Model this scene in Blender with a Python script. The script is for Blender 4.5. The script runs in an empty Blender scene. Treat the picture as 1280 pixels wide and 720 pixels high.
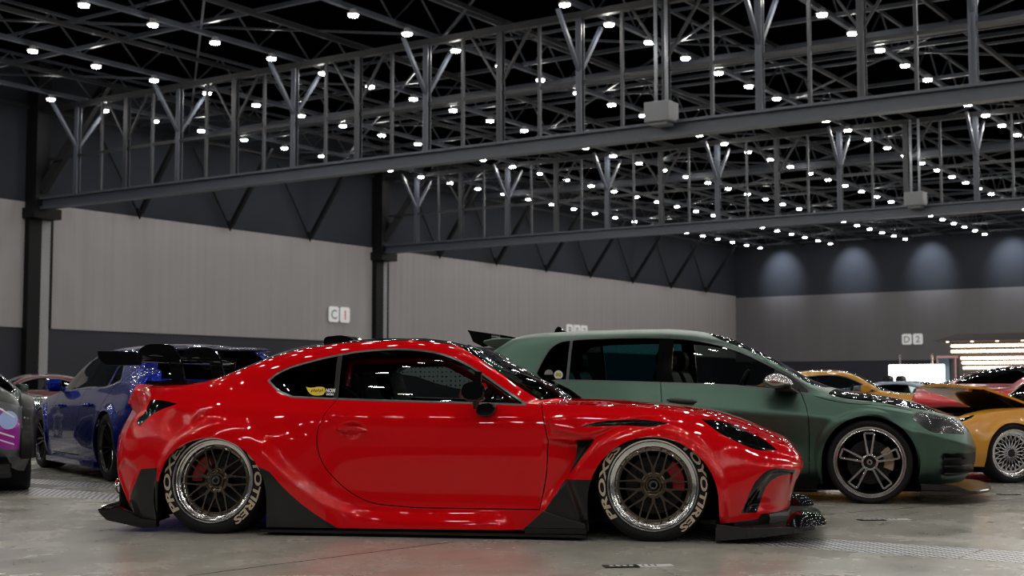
# Exhibition hall with parked show cars.  Units are metres; the camera stands at the origin.
CAMH, FPX = 0.86, 1700.0
LAMP = 235.0
EXPO = -0.55
import math
PITCH = math.atan(125 / 1700)
import bpy, bmesh, math, random
import numpy as np
from mathutils import Vector, Matrix
random.seed(7)
SC = bpy.context.scene
COL = SC.collection
R = math.radians
PI = math.pi

# ------------------------------------------------------------------ materials
MATS = {}
def mat(name, base=(0.5, 0.5, 0.5), rough=0.5, metal=0.0, coat=0.0, emit=None, estr=0.0, spec=0.5,
        noise=0.0, nscale=8.0, bump=0.0, bscale=60.0, stretch=(1, 1, 1), coat_rough=0.03):
    if name in MATS:
        return MATS[name]
    m = bpy.data.materials.new(name)
    m.use_nodes = True
    nt = m.node_tree
    b = nt.nodes['Principled BSDF']
    b.inputs['Base Color'].default_value = (*base, 1)
    b.inputs['Roughness'].default_value = rough
    b.inputs['Metallic'].default_value = metal
    b.inputs['Coat Weight'].default_value = coat
    b.inputs['Coat Roughness'].default_value = coat_rough
    b.inputs['Specular IOR Level'].default_value = spec
    if emit:
        b.inputs['Emission Color'].default_value = (*emit, 1)
        b.inputs['Emission Strength'].default_value = estr
    if noise or bump:
        tc = nt.nodes.new('ShaderNodeTexCoord')
        mp = nt.nodes.new('ShaderNodeMapping')
        mp.inputs['Scale'].default_value = stretch
        nt.links.new(tc.outputs['Object'], mp.inputs['Vector'])
    if noise:
        n = nt.nodes.new('ShaderNodeTexNoise')
        n.inputs['Scale'].default_value = nscale
        n.inputs['Detail'].default_value = 4
        nt.links.new(mp.outputs[0], n.inputs['Vector'])
        r = nt.nodes.new('ShaderNodeMapRange')
        r.inputs['From Min'].default_value = 0.3
        r.inputs['From Max'].default_value = 0.7
        r.inputs['To Min'].default_value = 1 - noise
        r.inputs['To Max'].default_value = 1 + noise
        nt.links.new(n.outputs['Fac'], r.inputs['Value'])
        mx = nt.nodes.new('ShaderNodeVectorMath')
        mx.operation = 'SCALE'
        mx.inputs[0].default_value = base
        nt.links.new(r.outputs[0], mx.inputs['Scale'])
        nt.links.new(mx.outputs[0], b.inputs['Base Color'])
    if bump:
        n = nt.nodes.new('ShaderNodeTexNoise')
        n.inputs['Scale'].default_value = bscale
        n.inputs['Detail'].default_value = 3
        nt.links.new(mp.outputs[0], n.inputs['Vector'])
        bp = nt.nodes.new('ShaderNodeBump')
        bp.inputs['Strength'].default_value = bump
        bp.inputs['Distance'].default_value = 0.01
        nt.links.new(n.outputs['Fac'], bp.inputs['Height'])
        nt.links.new(bp.outputs[0], b.inputs['Normal'])
    MATS[name] = m
    return m

def glass_mat(name, tint=(0.25, 0.28, 0.27), refl=1.0, rough=0.0):
    if name in MATS:
        return MATS[name]
    m = bpy.data.materials.new(name)
    m.use_nodes = True
    nt = m.node_tree
    for n in list(nt.nodes):
        nt.nodes.remove(n)
    out = nt.nodes.new('ShaderNodeOutputMaterial')
    tr = nt.nodes.new('ShaderNodeBsdfTransparent')
    tr.inputs[0].default_value = (*tint, 1)
    gl = nt.nodes.new('ShaderNodeBsdfGlossy')
    gl.inputs['Color'].default_value = (refl, refl, refl, 1)
    gl.inputs['Roughness'].default_value = rough
    fr = nt.nodes.new('ShaderNodeFresnel')
    fr.inputs['IOR'].default_value = 1.5
    mx = nt.nodes.new('ShaderNodeMixShader')
    nt.links.new(fr.outputs[0], mx.inputs[0])
    nt.links.new(tr.outputs[0], mx.inputs[1])
    nt.links.new(gl.outputs[0], mx.inputs[2])
    nt.links.new(mx.outputs[0], out.inputs[0])
    MATS[name] = m
    return m

# ------------------------------------------------------------------ objects
def tag(o, label=None, cat=None, group=None, kind=None):
    if label: o['label'] = label
    if cat: o['category'] = cat
    if group: o['group'] = group
    if kind: o['kind'] = kind
    return o

def empty(name, loc=(0, 0, 0), rz=0.0, label=None, cat=None, group=None, kind=None):
    o = bpy.data.objects.new(name, None)
    COL.objects.link(o)
    o.empty_display_size = 0.2
    o.location = loc
    o.rotation_euler = (0, 0, rz)
    return tag(o, label, cat, group, kind)

def mesh_obj(name, me, parent=None, loc=(0, 0, 0), rot=(0, 0, 0)):
    o = bpy.data.objects.new(name, me)
    COL.objects.link(o)
    o.location = loc
    o.rotation_euler = rot
    if parent: o.parent = parent
    return o

class MB:
    """collects shapes and links them as one mesh object"""
    def __init__(s):
        s.v = []; s.f = []; s.m = []; s.sm = []
    def add(s, vs, fs, mi=0, smooth=False, M=None):
        o = len(s.v)
        if M is not None: vs = [M @ Vector(v) for v in vs]
        s.v += [tuple(v) for v in vs]
        for f in fs:
            s.f.append([i + o for i in f]); s.m.append(mi); s.sm.append(smooth)
        return s
    def box(s, a, b, mi=0, M=None):
        (x0, y0, z0), (x1, y1, z1) = a, b
        vs = [(x0, y0, z0), (x1, y0, z0), (x1, y1, z0), (x0, y1, z0), (x0, y0, z1), (x1, y0, z1), (x1, y1, z1), (x0, y1, z1)]
        return s.add(vs, [(0, 3, 2, 1), (4, 5, 6, 7), (0, 1, 5, 4), (1, 2, 6, 5), (2, 3, 7, 6), (3, 0, 4, 7)], mi, False, M)
    def bar(s, p0, p1, w, h=None, mi=0, up=(0, 0, 1), w1=None, h1=None):
        p0 = Vector(p0); p1 = Vector(p1); h = h or w
        w1 = w1 or w; h1 = h1 or h
        d = (p1 - p0)
        if d.length < 1e-6: return s
        d.normalize()
        u = Vector(up)
        if abs(d.dot(u)) > 0.98: u = Vector((1, 0, 0)) if abs(d.x) < 0.9 else Vector((0, 1, 0))
        x = d.cross(u).normalized(); z = x.cross(d).normalized()
        vs = []
        for p, a, b in ((p0, w, h), (p1, w1, h1)):
            for i, j in ((-1, -1), (1, -1), (1, 1), (-1, 1)):
                vs.append(p + x * (i * a / 2) + z * (j * b / 2))
        return s.add(vs, [(0, 1, 2, 3), (7, 6, 5, 4), (0, 4, 5, 1), (1, 5, 6, 2), (2, 6, 7, 3), (3, 7, 4, 0)], mi)
    def tube(s, pts, r, n=8, mi=0, cap=True, radii=None):
        pts = [Vector(p) for p in pts]; vs = []; fs = []
        prev = None
        for i, p in enumerate(pts):
            d = (pts[min(i + 1, len(pts) - 1)] - pts[max(i - 1, 0)]).normalized()
            if prev is None:
                a = Vector((0, 0, 1)) if abs(d.z) < 0.9 else Vector((1, 0, 0))
                x = d.cross(a).normalized()
            else:
                x = (prev - d * prev.dot(d)).normalized()
            prev = x; y = d.cross(x)
            rr = radii[i] if radii else r
            for k in range(n):
                a = 2 * PI * k / n
                vs.append(p + x * math.cos(a) * rr + y * math.sin(a) * rr)
        for i in range(len(pts) - 1):
            for k in range(n):
                fs.append((i * n + k, i * n + (k + 1) % n, (i + 1) * n + (k + 1) % n, (i + 1) * n + k))
        s.add(vs, fs, mi, True)
        if cap:
            o = len(s.v) - len(vs)
            s.f.append([o + k for k in range(n)][::-1]); s.m.append(mi); s.sm.append(False)
            s.f.append([o + (len(pts) - 1) * n + k for k in range(n)]); s.m.append(mi); s.sm.append(False)
        return s
    def lathe(s, prof, n=64, mi=0, axis='y', smooth=True, mis=None, a0=0, a1=2 * PI):
        """prof: list of (axial, radius)"""
        full = abs(a1 - a0 - 2 * PI) < 1e-6
        nn = n if full else n + 1
        vs = []
        for (y, r) in prof:
            for k in range(nn):
                a = a0 + (a1 - a0) * k / n
                c, q = math.cos(a) * r, math.sin(a) * r
                vs.append((c, y, q) if axis == 'y' else ((c, q, y) if axis == 'z' else (y, c, q)))
        o = len(s.v)
        s.v += vs
        for i in range(len(prof) - 1):
            for k in range(n):
                k2 = (k + 1) % nn if full else k + 1
                s.f.append([o + i * nn + k, o + i * nn + k2, o + (i + 1) * nn + k2, o + (i + 1) * nn + k])
                s.m.append(mis[i] if mis else mi); s.sm.append(smooth)
        return s
    def prism(s, poly, h0, h1, axis='y', mi=0, M=None):
        """poly in the plane perpendicular to axis: y->(x,z), z->(x,y), x->(y,z)"""
        def P(a, b, h):
            return (a, h, b) if axis == 'y' else ((a, b, h) if axis == 'z' else (h, a, b))
        n = len(poly)
        vs = [P(a, b, h0) for a, b in poly] + [P(a, b, h1) for a, b in poly]
        fs = [list(range(n))[::-1], list(range(n, 2 * n))] + [[i, (i + 1) % n, n + (i + 1) % n, n + i] for i in range(n)]
        return s.add(vs, fs, mi, False, M)
    def build(s, name, mats, parent=None, loc=(0, 0, 0), rot=(0, 0, 0), bevel=0.0, fix=True, sharp=40):
        me = bpy.data.meshes.new(name)
        me.from_pydata(s.v, [], s.f)
        if not isinstance(mats, (list, tuple)): mats = [mats]
        for m in mats: me.materials.append(m)
        me.polygons.foreach_set('material_index', s.m)
        me.polygons.foreach_set('use_smooth', s.sm)
        if fix:
            bm = bmesh.new(); bm.from_mesh(me)
            bmesh.ops.recalc_face_normals(bm, faces=bm.faces[:])
            for e in bm.edges:
                if len(e.link_faces) == 2 and e.calc_face_angle(0) > R(sharp): e.smooth = False
            bm.to_mesh(me); bm.free()
        o = mesh_obj(name, me, parent, loc, rot)
        if bevel:
            b = o.modifiers.new('bevel', 'BEVEL'); b.width = bevel; b.segments = 2; b.limit_method = 'ANGLE'
            b.harden_normals = False
        return o

def text_mesh(txt, size=1.0, offset=0.0, shear=0.0, extrude=0.0, spacing=1.0, res=3, align='LEFT'):
    c = bpy.data.curves.new('lettering', 'FONT')
    c.body = txt; c.size = size; c.offset = offset; c.shear = shear; c.extrude = extrude
    c.space_character = spacing; c.resolution_u = res; c.align_x = align
    o = bpy.data.objects.new('lettering', c)
    COL.objects.link(o)
    bpy.context.view_layer.update()
    dg = bpy.context.evaluated_depsgraph_get()
    me = bpy.data.meshes.new_from_object(o.evaluated_get(dg))
    bpy.data.objects.remove(o); bpy.data.curves.remove(c)
    vs = [tuple(v.co) for v in me.vertices]; fs = [list(p.vertices) for p in me.polygons]
    bpy.data.meshes.remove(me)
    return vs, fs

# ------------------------------------------------------------------ curves
def pchip(xs, ys):
    xs = np.array(xs, float); ys = np.array(ys, float)
    h = np.diff(xs); d = np.diff(ys) / h
    n = len(xs); m = np.zeros(n)
    for i in range(1, n - 1):
        if d[i - 1] * d[i] > 0:
            w1 = 2 * h[i] + h[i - 1]; w2 = h[i] + 2 * h[i - 1]
            m[i] = (w1 + w2) / (w1 / d[i - 1] + w2 / d[i])
    m[0] = d[0]; m[-1] = d[-1]
    def f(t):
        t = np.clip(np.asarray(t, float), xs[0], xs[-1])
        i = np.clip(np.searchsorted(xs, t, side='right') - 1, 0, n - 2)
        s = (t - xs[i]) / h[i]
        return ((1 + 2 * s) * (1 - s) ** 2 * ys[i] + s * (1 - s) ** 2 * h[i] * m[i]
                + s * s * (3 - 2 * s) * ys[i + 1] + s * s * (s - 1) * h[i] * m[i + 1])
    return f

def S(pts, sharp=(), n=5, closed=True):
    """smooth a 2-D polygon with Catmull-Rom spans, keeping the listed corners sharp"""
    N = len(pts); out = []
    rng = range(N) if closed else range(N - 1)
    for i in rng:
        a = Vector(pts[i]); b = Vector(pts[(i + 1) % N])
        p0 = Vector(pts[(i - 1) % N]) if (closed or i > 0) else a
        p3 = Vector(pts[(i + 2) % N]) if (closed or i < N - 2) else b
        L = (b - a).length
        def tan(prev, cur, nxt, idx):
            if idx % N in sharp: return None
            d0 = (cur - prev).length or 1e-6; d1 = (nxt - cur).length or 1e-6
            return ((cur - prev) / d0 * d1 + (nxt - cur) / d1 * d0) / (d0 + d1) * L
        ta = tan(p0, a, b, i); tb = tan(a, b, p3, i + 1)
        if ta is None and tb is None:
            out.append((a.x, a.y)); continue
        if ta is None: ta = (b - a)
        if tb is None: tb = (b - a)
        for k in range(n):
            s = k / n
            q = a * ((1 + 2 * s) * (1 - s) ** 2) + ta * (s * (1 - s) ** 2) + b * (s * s * (3 - 2 * s)) + tb * (s * s * (s - 1))
            out.append((q.x, q.y))
    if not closed: out.append(tuple(pts[-1]))
    return out

def circle(cx, cz, r, n=40, a0=0.0, a1=2 * PI):
    full = abs(a1 - a0 - 2 * PI) < 1e-6
    return [(cx + r * math.cos(a0 + (a1 - a0) * k / n), cz + r * math.sin(a0 + (a1 - a0) * k / n)) for k in range(n if full else n + 1)]

def inside_np(poly, X, Z):
    r = np.zeros(X.shape, bool); n = len(poly); j = n - 1
    for i in range(n):
        xi, zi = poly[i]; xj, zj = poly[j]
        if zi != zj:
            c = ((zi > Z) != (zj > Z)) & (X < (xj - xi) * (Z - zi) / (zj - zi) + xi)
            r ^= c
        j = i
    return r

def dist_np(poly, X, Z, closed=True):
    d = np.full(X.shape, 1e9); n = len(poly)
    for i in range(n if closed else n - 1):
        ax, az = poly[i]; bx, bz = poly[(i + 1) % n]
        vx, vz = bx - ax, bz - az
        L = vx * vx + vz * vz or 1e-12
        t = np.clip(((X - ax) * vx + (Z - az) * vz) / L, 0, 1)
        d = np.minimum(d, np.hypot(X - ax - t * vx, Z - az - t * vz))
    return d

def inside(poly, x, z):
    r = False; j = len(poly) - 1
    for i in range(len(poly)):
        xi, zi = poly[i]; xj, zj = poly[j]
        if (zi > z) != (zj > z) and x < (xj - xi) * (z - zi) / (zj - zi) + xi: r = not r
        j = i
    return r

def pdist(poly, x, z, closed=True):
    d = 1e9; n = len(poly)
    for i in range(n if closed else n - 1):
        ax, az = poly[i]; bx, bz = poly[(i + 1) % n]
        vx, vz = bx - ax, bz - az
        L = vx * vx + vz * vz or 1e-12
        t = max(0, min(1, ((x - ax) * vx + (z - az) * vz) / L))
        d = min(d, math.hypot(x - ax - t * vx, z - az - t * vz))
    return d

def offset(poly, d, closed=True):
    n = len(poly); out = []
    for i in range(n):
        p = Vector(poly[i])
        a = Vector(poly[(i - 1) % n]) if (closed or i > 0) else None
        b = Vector(poly[(i + 1) % n]) if (closed or i < n - 1) else None
        ns = []
        for q0, q1 in ((a, p), (p, b)):
            if q0 is None or q1 is None: continue
            e = q1 - q0
            if e.length < 1e-9: continue
            e.normalize(); ns.append(Vector((e.y, -e.x)))
        m = sum(ns, Vector((0, 0)))
        if m.length < 1e-6: m = ns[0]
        m.normalize()
        k = 1 / max(0.5, m.dot(ns[0]))
        out.append((p.x + m.x * d * k, p.y + m.y * d * k))
    return out

# ------------------------------------------------------------------ car body surface
PROJ = {'side': (0, 2, 1), 'top': (0, 1, 2), 'nose': (1, 2, 0), 'tail': (1, 2, 0)}
def at_end(proj, x):
    return (x > 1.0) if proj == 'nose' else ((x < .5) if proj == 'tail' else True)

def knife(bm, sl, poly, proj, srange, closed=True, pad=0.04):
    a, b, c = PROJ[proj]
    s0, s1 = srange
    xs = [p[0] for p in poly]; zs = [p[1] for p in poly]
    bx0, bx1, bz0, bz1 = min(xs) - pad, max(xs) + pad, min(zs) - pad, max(zs) + pad
    cand = set()
    for f in bm.faces:
        co = f.calc_center_median()
        if bx0 < co[a] < bx1 and bz0 < co[b] < bz1 and at_end(proj, co.x):
            s = sum(v[sl] for v in f.verts) / len(f.verts)
            if s0 <= s <= s1 and pdist(poly, co[a], co[b], closed) < pad: cand.add(f)
    n = len(poly)
    for i in range(n if closed else n - 1):
        p = poly[i]; q = poly[(i + 1) % n]
        d = (q[0] - p[0], q[1] - p[1])
        L = math.hypot(*d)
        if L < 1e-6: continue
        e = 0.0015
        lx0, lx1 = min(p[0], q[0]) - e, max(p[0], q[0]) + e
        lz0, lz1 = min(p[1], q[1]) - e, max(p[1], q[1]) + e
        sub = []
        for f in cand:
            fx = [v.co[a] for v in f.verts]; fz = [v.co[b] for v in f.verts]
            if max(fx) < lx0 or min(fx) > lx1 or max(fz) < lz0 or min(fz) > lz1: continue
            sd = [(v.co[a] - p[0]) * d[1] - (v.co[b] - p[1]) * d[0] for v in f.verts]
            if min(sd) < 0 < max(sd): sub.append(f)
        if not sub: continue
        es = {x for f in sub for x in f.edges}; vs = {x for f in sub for x in f.verts}
        no = [0, 0, 0]; no[a] = d[1] / L; no[b] = -d[0] / L
        co = [0, 0, 0]; co[a] = p[0]; co[b] = p[1]
        res = bmesh.ops.bisect_plane(bm, geom=sub + list(es) + list(vs), dist=1e-6, plane_co=co, plane_no=no)
        for g in res['geom']:
            if isinstance(g, bmesh.types.BMFace) and g.is_valid: cand.add(g)
        cand = {f for f in cand if f.is_valid}

def half_surface(feats, t0, t1, nt, nseg, crease, raises=(), tpts=None):
    """feats: 8 feature lines, each a list of (t, x, w, z) from the sill up to the centre line.
    returns verts [nt][ns][3] on the near (y<0) side and s parameters"""
    K = len(feats)
    ts = np.linspace(t0, t1, nt) if tpts is None else np.array(tpts)
    F = np.zeros((K, len(ts), 3))
    for k, fl in enumerate(feats):
        tt = [p[0] for p in fl]
        F[k, :, 0] = pchip(tt, [p[1] for p in fl])(ts)
        F[k, :, 1] = -pchip(tt, [p[2] for p in fl])(ts)
        F[k, :, 2] = pchip(tt, [p[3] for p in fl])(ts)
    rows = []; srow = []
    def slope(i, j):
        d = F[j] - F[i]; L = np.linalg.norm(d, axis=1, keepdims=True) + 1e-9
        return d / L, L
    T = []
    for k in range(K):
        if k == 0:
            T.append(slope(0, 1)[0]); continue
        s0, L0 = slope(k - 1, k)
        if k == K - 1:
            t = s0.copy(); t[:, 0] = 0; t[:, 2] = 0
            t /= (np.linalg.norm(t, axis=1, keepdims=True) + 1e-9); T.append(t); continue
        s1, L1 = slope(k, k + 1)
        T.append((s0 * L1 + s1 * L0) / (L0 + L1))
    for k in range(K - 1):
        ch, L = slope(k, k + 1)
        c0 = crease[k]; c1 = crease[k + 1]
        m0 = T[k] * (1 - c0) + ch * c0; m1 = T[k + 1] * (1 - c1) + ch * c1
        n = nseg[k]
        for j in range(n + (1 if k == K - 2 else 0)):
            s = j / n
            P = F[k] * ((1 + 2 * s) * (1 - s) ** 2) + m0 * L * (s * (1 - s) ** 2) + F[k + 1] * (s * s * (3 - 2 * s)) + m1 * L * (s * s * (s - 1))
            rows.append(P); srow.append(k + s)
    G = np.stack(rows, 1)                      # nt, ns, 3
    srow = np.array(srow)
    for (poly, h, w, smax) in raises:
        X, Z = G[:, :, 0], G[:, :, 2]
        d = dist_np(poly, X, Z); ins = inside_np(poly, X, Z)
        q = np.clip(d / w, 0, 1); q = q * q * (3 - 2 * q)
        hh = h(X, Z) if callable(h) else h
        G[:, :, 1] -= np.where(ins & (srow[None, :] < smax), q * hh, 0) * (G[:, :, 1] < -0.05)
    G[:, -1, 1] = 0
    return G, srow

def body(root, feats, t0, t1, nt, nseg, crease, regions, mats, arches=(), gaps=(), raises=(), th=0.014, tpts=None, pre=None):
    """regions: (name, kind, proj, poly, (s0,s1), band) ; kind 'both' one mesh over the centre line, 'side' one mesh per side,
    'del' removes. band>0: the region is a strip of that half width along the outline.
    mats: name -> (outer, inner or None for a single sheet)"""
    G, srow = half_surface(feats, t0, t1, nt, nseg, crease, raises, tpts)
    if pre: pre(G, srow)
    nt_, ns_ = G.shape[:2]
    bm = bmesh.new()
    sl = bm.verts.layers.float.new('s')
    V = [[None] * ns_ for _ in range(nt_)]
    for i in range(nt_):
        for j in range(ns_):
            v = bm.verts.new(G[i, j]); v[sl] = float(srow[j]); V[i][j] = v
    for i in range(nt_ - 1):
        for j in range(ns_ - 1):
            bm.faces.new((V[i][j], V[i + 1][j], V[i + 1][j + 1], V[i][j + 1]))
    bm.normal_update()
    regs = [('gap', 'del', g[0], g[1], g[2], g[3], False) for g in gaps]
    regs += [('arch', 'del', 'side', a, (0, 4.4), 0, True) for a in arches]
    regs += [(r[0], r[1], r[2], r[3], r[4], r[5], True) for r in regions]
    for (name, kind, proj, poly, sr, band, closed) in regs:
        if band:
            knife(bm, sl, offset(poly, band, closed), proj, sr, closed)
            knife(bm, sl, offset(poly, -band, closed), proj, sr, closed)
        else:
            knife(bm, sl, poly, proj, sr, closed)
    bm.normal_update()
    groups = {}
    boxes = []
    for r in regs:
        xs = [p[0] for p in r[3]]; zs = [p[1] for p in r[3]]; e = r[5] + 1e-4
        boxes.append((min(xs) - e, max(xs) + e, min(zs) - e, max(zs) + e))
    for f in bm.faces:
        co = f.calc_center_median(); s = sum(v[sl] for v in f.verts) / len(f.verts)
        hit = ('body_shell', 'both')
        for r, bx in zip(regs, boxes):
            (name, kind, proj, poly, sr, band, closed) = r
            a, b, c = PROJ[proj]
            if not at_end(proj, co.x) or not (sr[0] <= s <= sr[1] and bx[0] <= co[a] <= bx[1] and bx[2] <= co[b] <= bx[3]): continue
            ok = (pdist(poly, co[a], co[b], closed) < band) if band else inside(poly, co[a], co[b])
            if ok:
                hit = (name, kind); break
        if hit[1] == 'del': continue
        groups.setdefault(hit, []).append(f)
    out = {}
    nrm = {}
    for v in bm.verts:
        n = v.normal.copy()
        if abs(v.co.y) < 1e-5: n.y = 0; n.normalize()
        if n.dot(Vector((0, -1, 0.3))) < 0 and v.co.y < -0.3: pass
        nrm[v] = n
    # make sure normals point outwards (away from the car's middle)
    test = sum((1 if f.normal.dot(f.calc_center_median() - Vector((G[:, :, 0].mean(), 0, 0.5))) > 0 else -1) for f in list(bm.faces)[::37])
    flip = test < 0
    for (name, kind), fs in groups.items():
        mo, mi = mats.get(name, mats['body_shell'])
        idx = {}; vs = []; ns = []
        for f in fs:
            for v in f.verts:
                if v not in idx:
                    idx[v] = len(vs); vs.append(v.co.copy()); ns.append(-nrm[v] if flip else nrm[v])
        faces = [[idx[v] for v in (reversed(f.verts) if flip else f.verts)] for f in fs]
        nv = len(vs)
        ec = {}
        for f in faces:
            for a_, b_ in zip(f, f[1:] + f[:1]): ec[(a_, b_)] = 1
        bnd = [(a_, b_) for (a_, b_) in ec if (b_, a_) not in ec and not (abs(vs[a_].y) < 1e-5 and abs(vs[b_].y) < 1e-5)]
        sides = [1] if kind == 'side' else [1, -1]
        for pas in ([[1], [-1]] if kind == 'side' else [[1, -1]]):
            VV = []; FF = []; MM = []; LN = []
            for sg in pas:
                o = len(VV)
                fl = lambda q: q if sg == 1 else Vector((q.x, -q.y, q.z))
                VV += [fl(q) for q in vs]
                nf = [fl(q) for q in ns]
                for f in faces:
                    g = f if sg == 1 else f[::-1]
                    FF.append([o + i for i in g]); MM.append(0); LN += [nf[i] for i in g]
                if mi is not None:
                    o2 = len(VV)
                    VV += [fl(q - n_ * th) for q, n_ in zip(vs, ns)]
                    for f in faces:
                        g = f[::-1] if sg == 1 else f
                        FF.append([o2 + i for i in g]); MM.append(1); LN += [-nf[i] for i in g]
                    for (a_, b_) in bnd:
                        g = [o + b_, o + a_, o2 + a_, o2 + b_]
                        if sg == -1: g = g[::-1]
                        p = [VV[i] for i in g]
                        n_ = (p[1] - p[0]).cross(p[2] - p[0])
                        n_ = n_.normalized() if n_.length > 1e-12 else Vector((0, 0, 1))
                        FF.append(g); MM.append(0); LN += [n_] * 4
            me = bpy.data.meshes.new(name)
            me.from_pydata([tuple(q) for q in VV], [], FF)
            me.materials.append(mo)
            if mi is not None: me.materials.append(mi)
            me.polygons.foreach_set('material_index', MM)
            me.polygons.foreach_set('use_smooth', [True] * len(FF))
            me.normals_split_custom_set([tuple(q) for q in LN])
            ob = mesh_obj(name, me, root)
            out.setdefault(name, []).append(ob)
    bm.free()
    return out, G, srow
# ------------------------------------------------------------------ shared materials
M_TYRE = mat('tyre_rubber', (0.006, 0.005, 0.006), 0.7, spec=.25, bump=0.15, bscale=180)
M_LETTER = mat('tyre_letter_paint', (0.46, 0.37, 0.27), 0.6)
M_CHROME = mat('polished_alloy', (0.95, 0.95, 0.95), 0.16, 1.0)
M_SILVER = mat('silver_alloy', (0.62, 0.61, 0.60), 0.22, 1.0)
M_BRONZE = mat('bronze_alloy', (0.12, 0.093, 0.068), 0.3, 0.9, coat=0.3)
M_BLACKALLOY = mat('black_alloy', (0.02, 0.02, 0.022), 0.22, 0.6, coat=0.5)
M_DISC = mat('brake_disc_steel', (0.035, 0.035, 0.035), 0.35, 1.0)
M_BLACK = mat('black_gloss', (0.004, 0.004, 0.004), 0.3, coat=1.0, spec=.0)
M_PLASTIC = mat('black_plastic', (0.008, 0.008, 0.009), 0.45, spec=.3)
M_DARK = mat('dark_lining', (0.004, 0.004, 0.004), 0.9, spec=.1)
M_CARBON = mat('carbon_fibre', (0.010, 0.0095, 0.0095), 0.4, coat=.5, spec=.3, noise=0.3, nscale=300)

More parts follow.
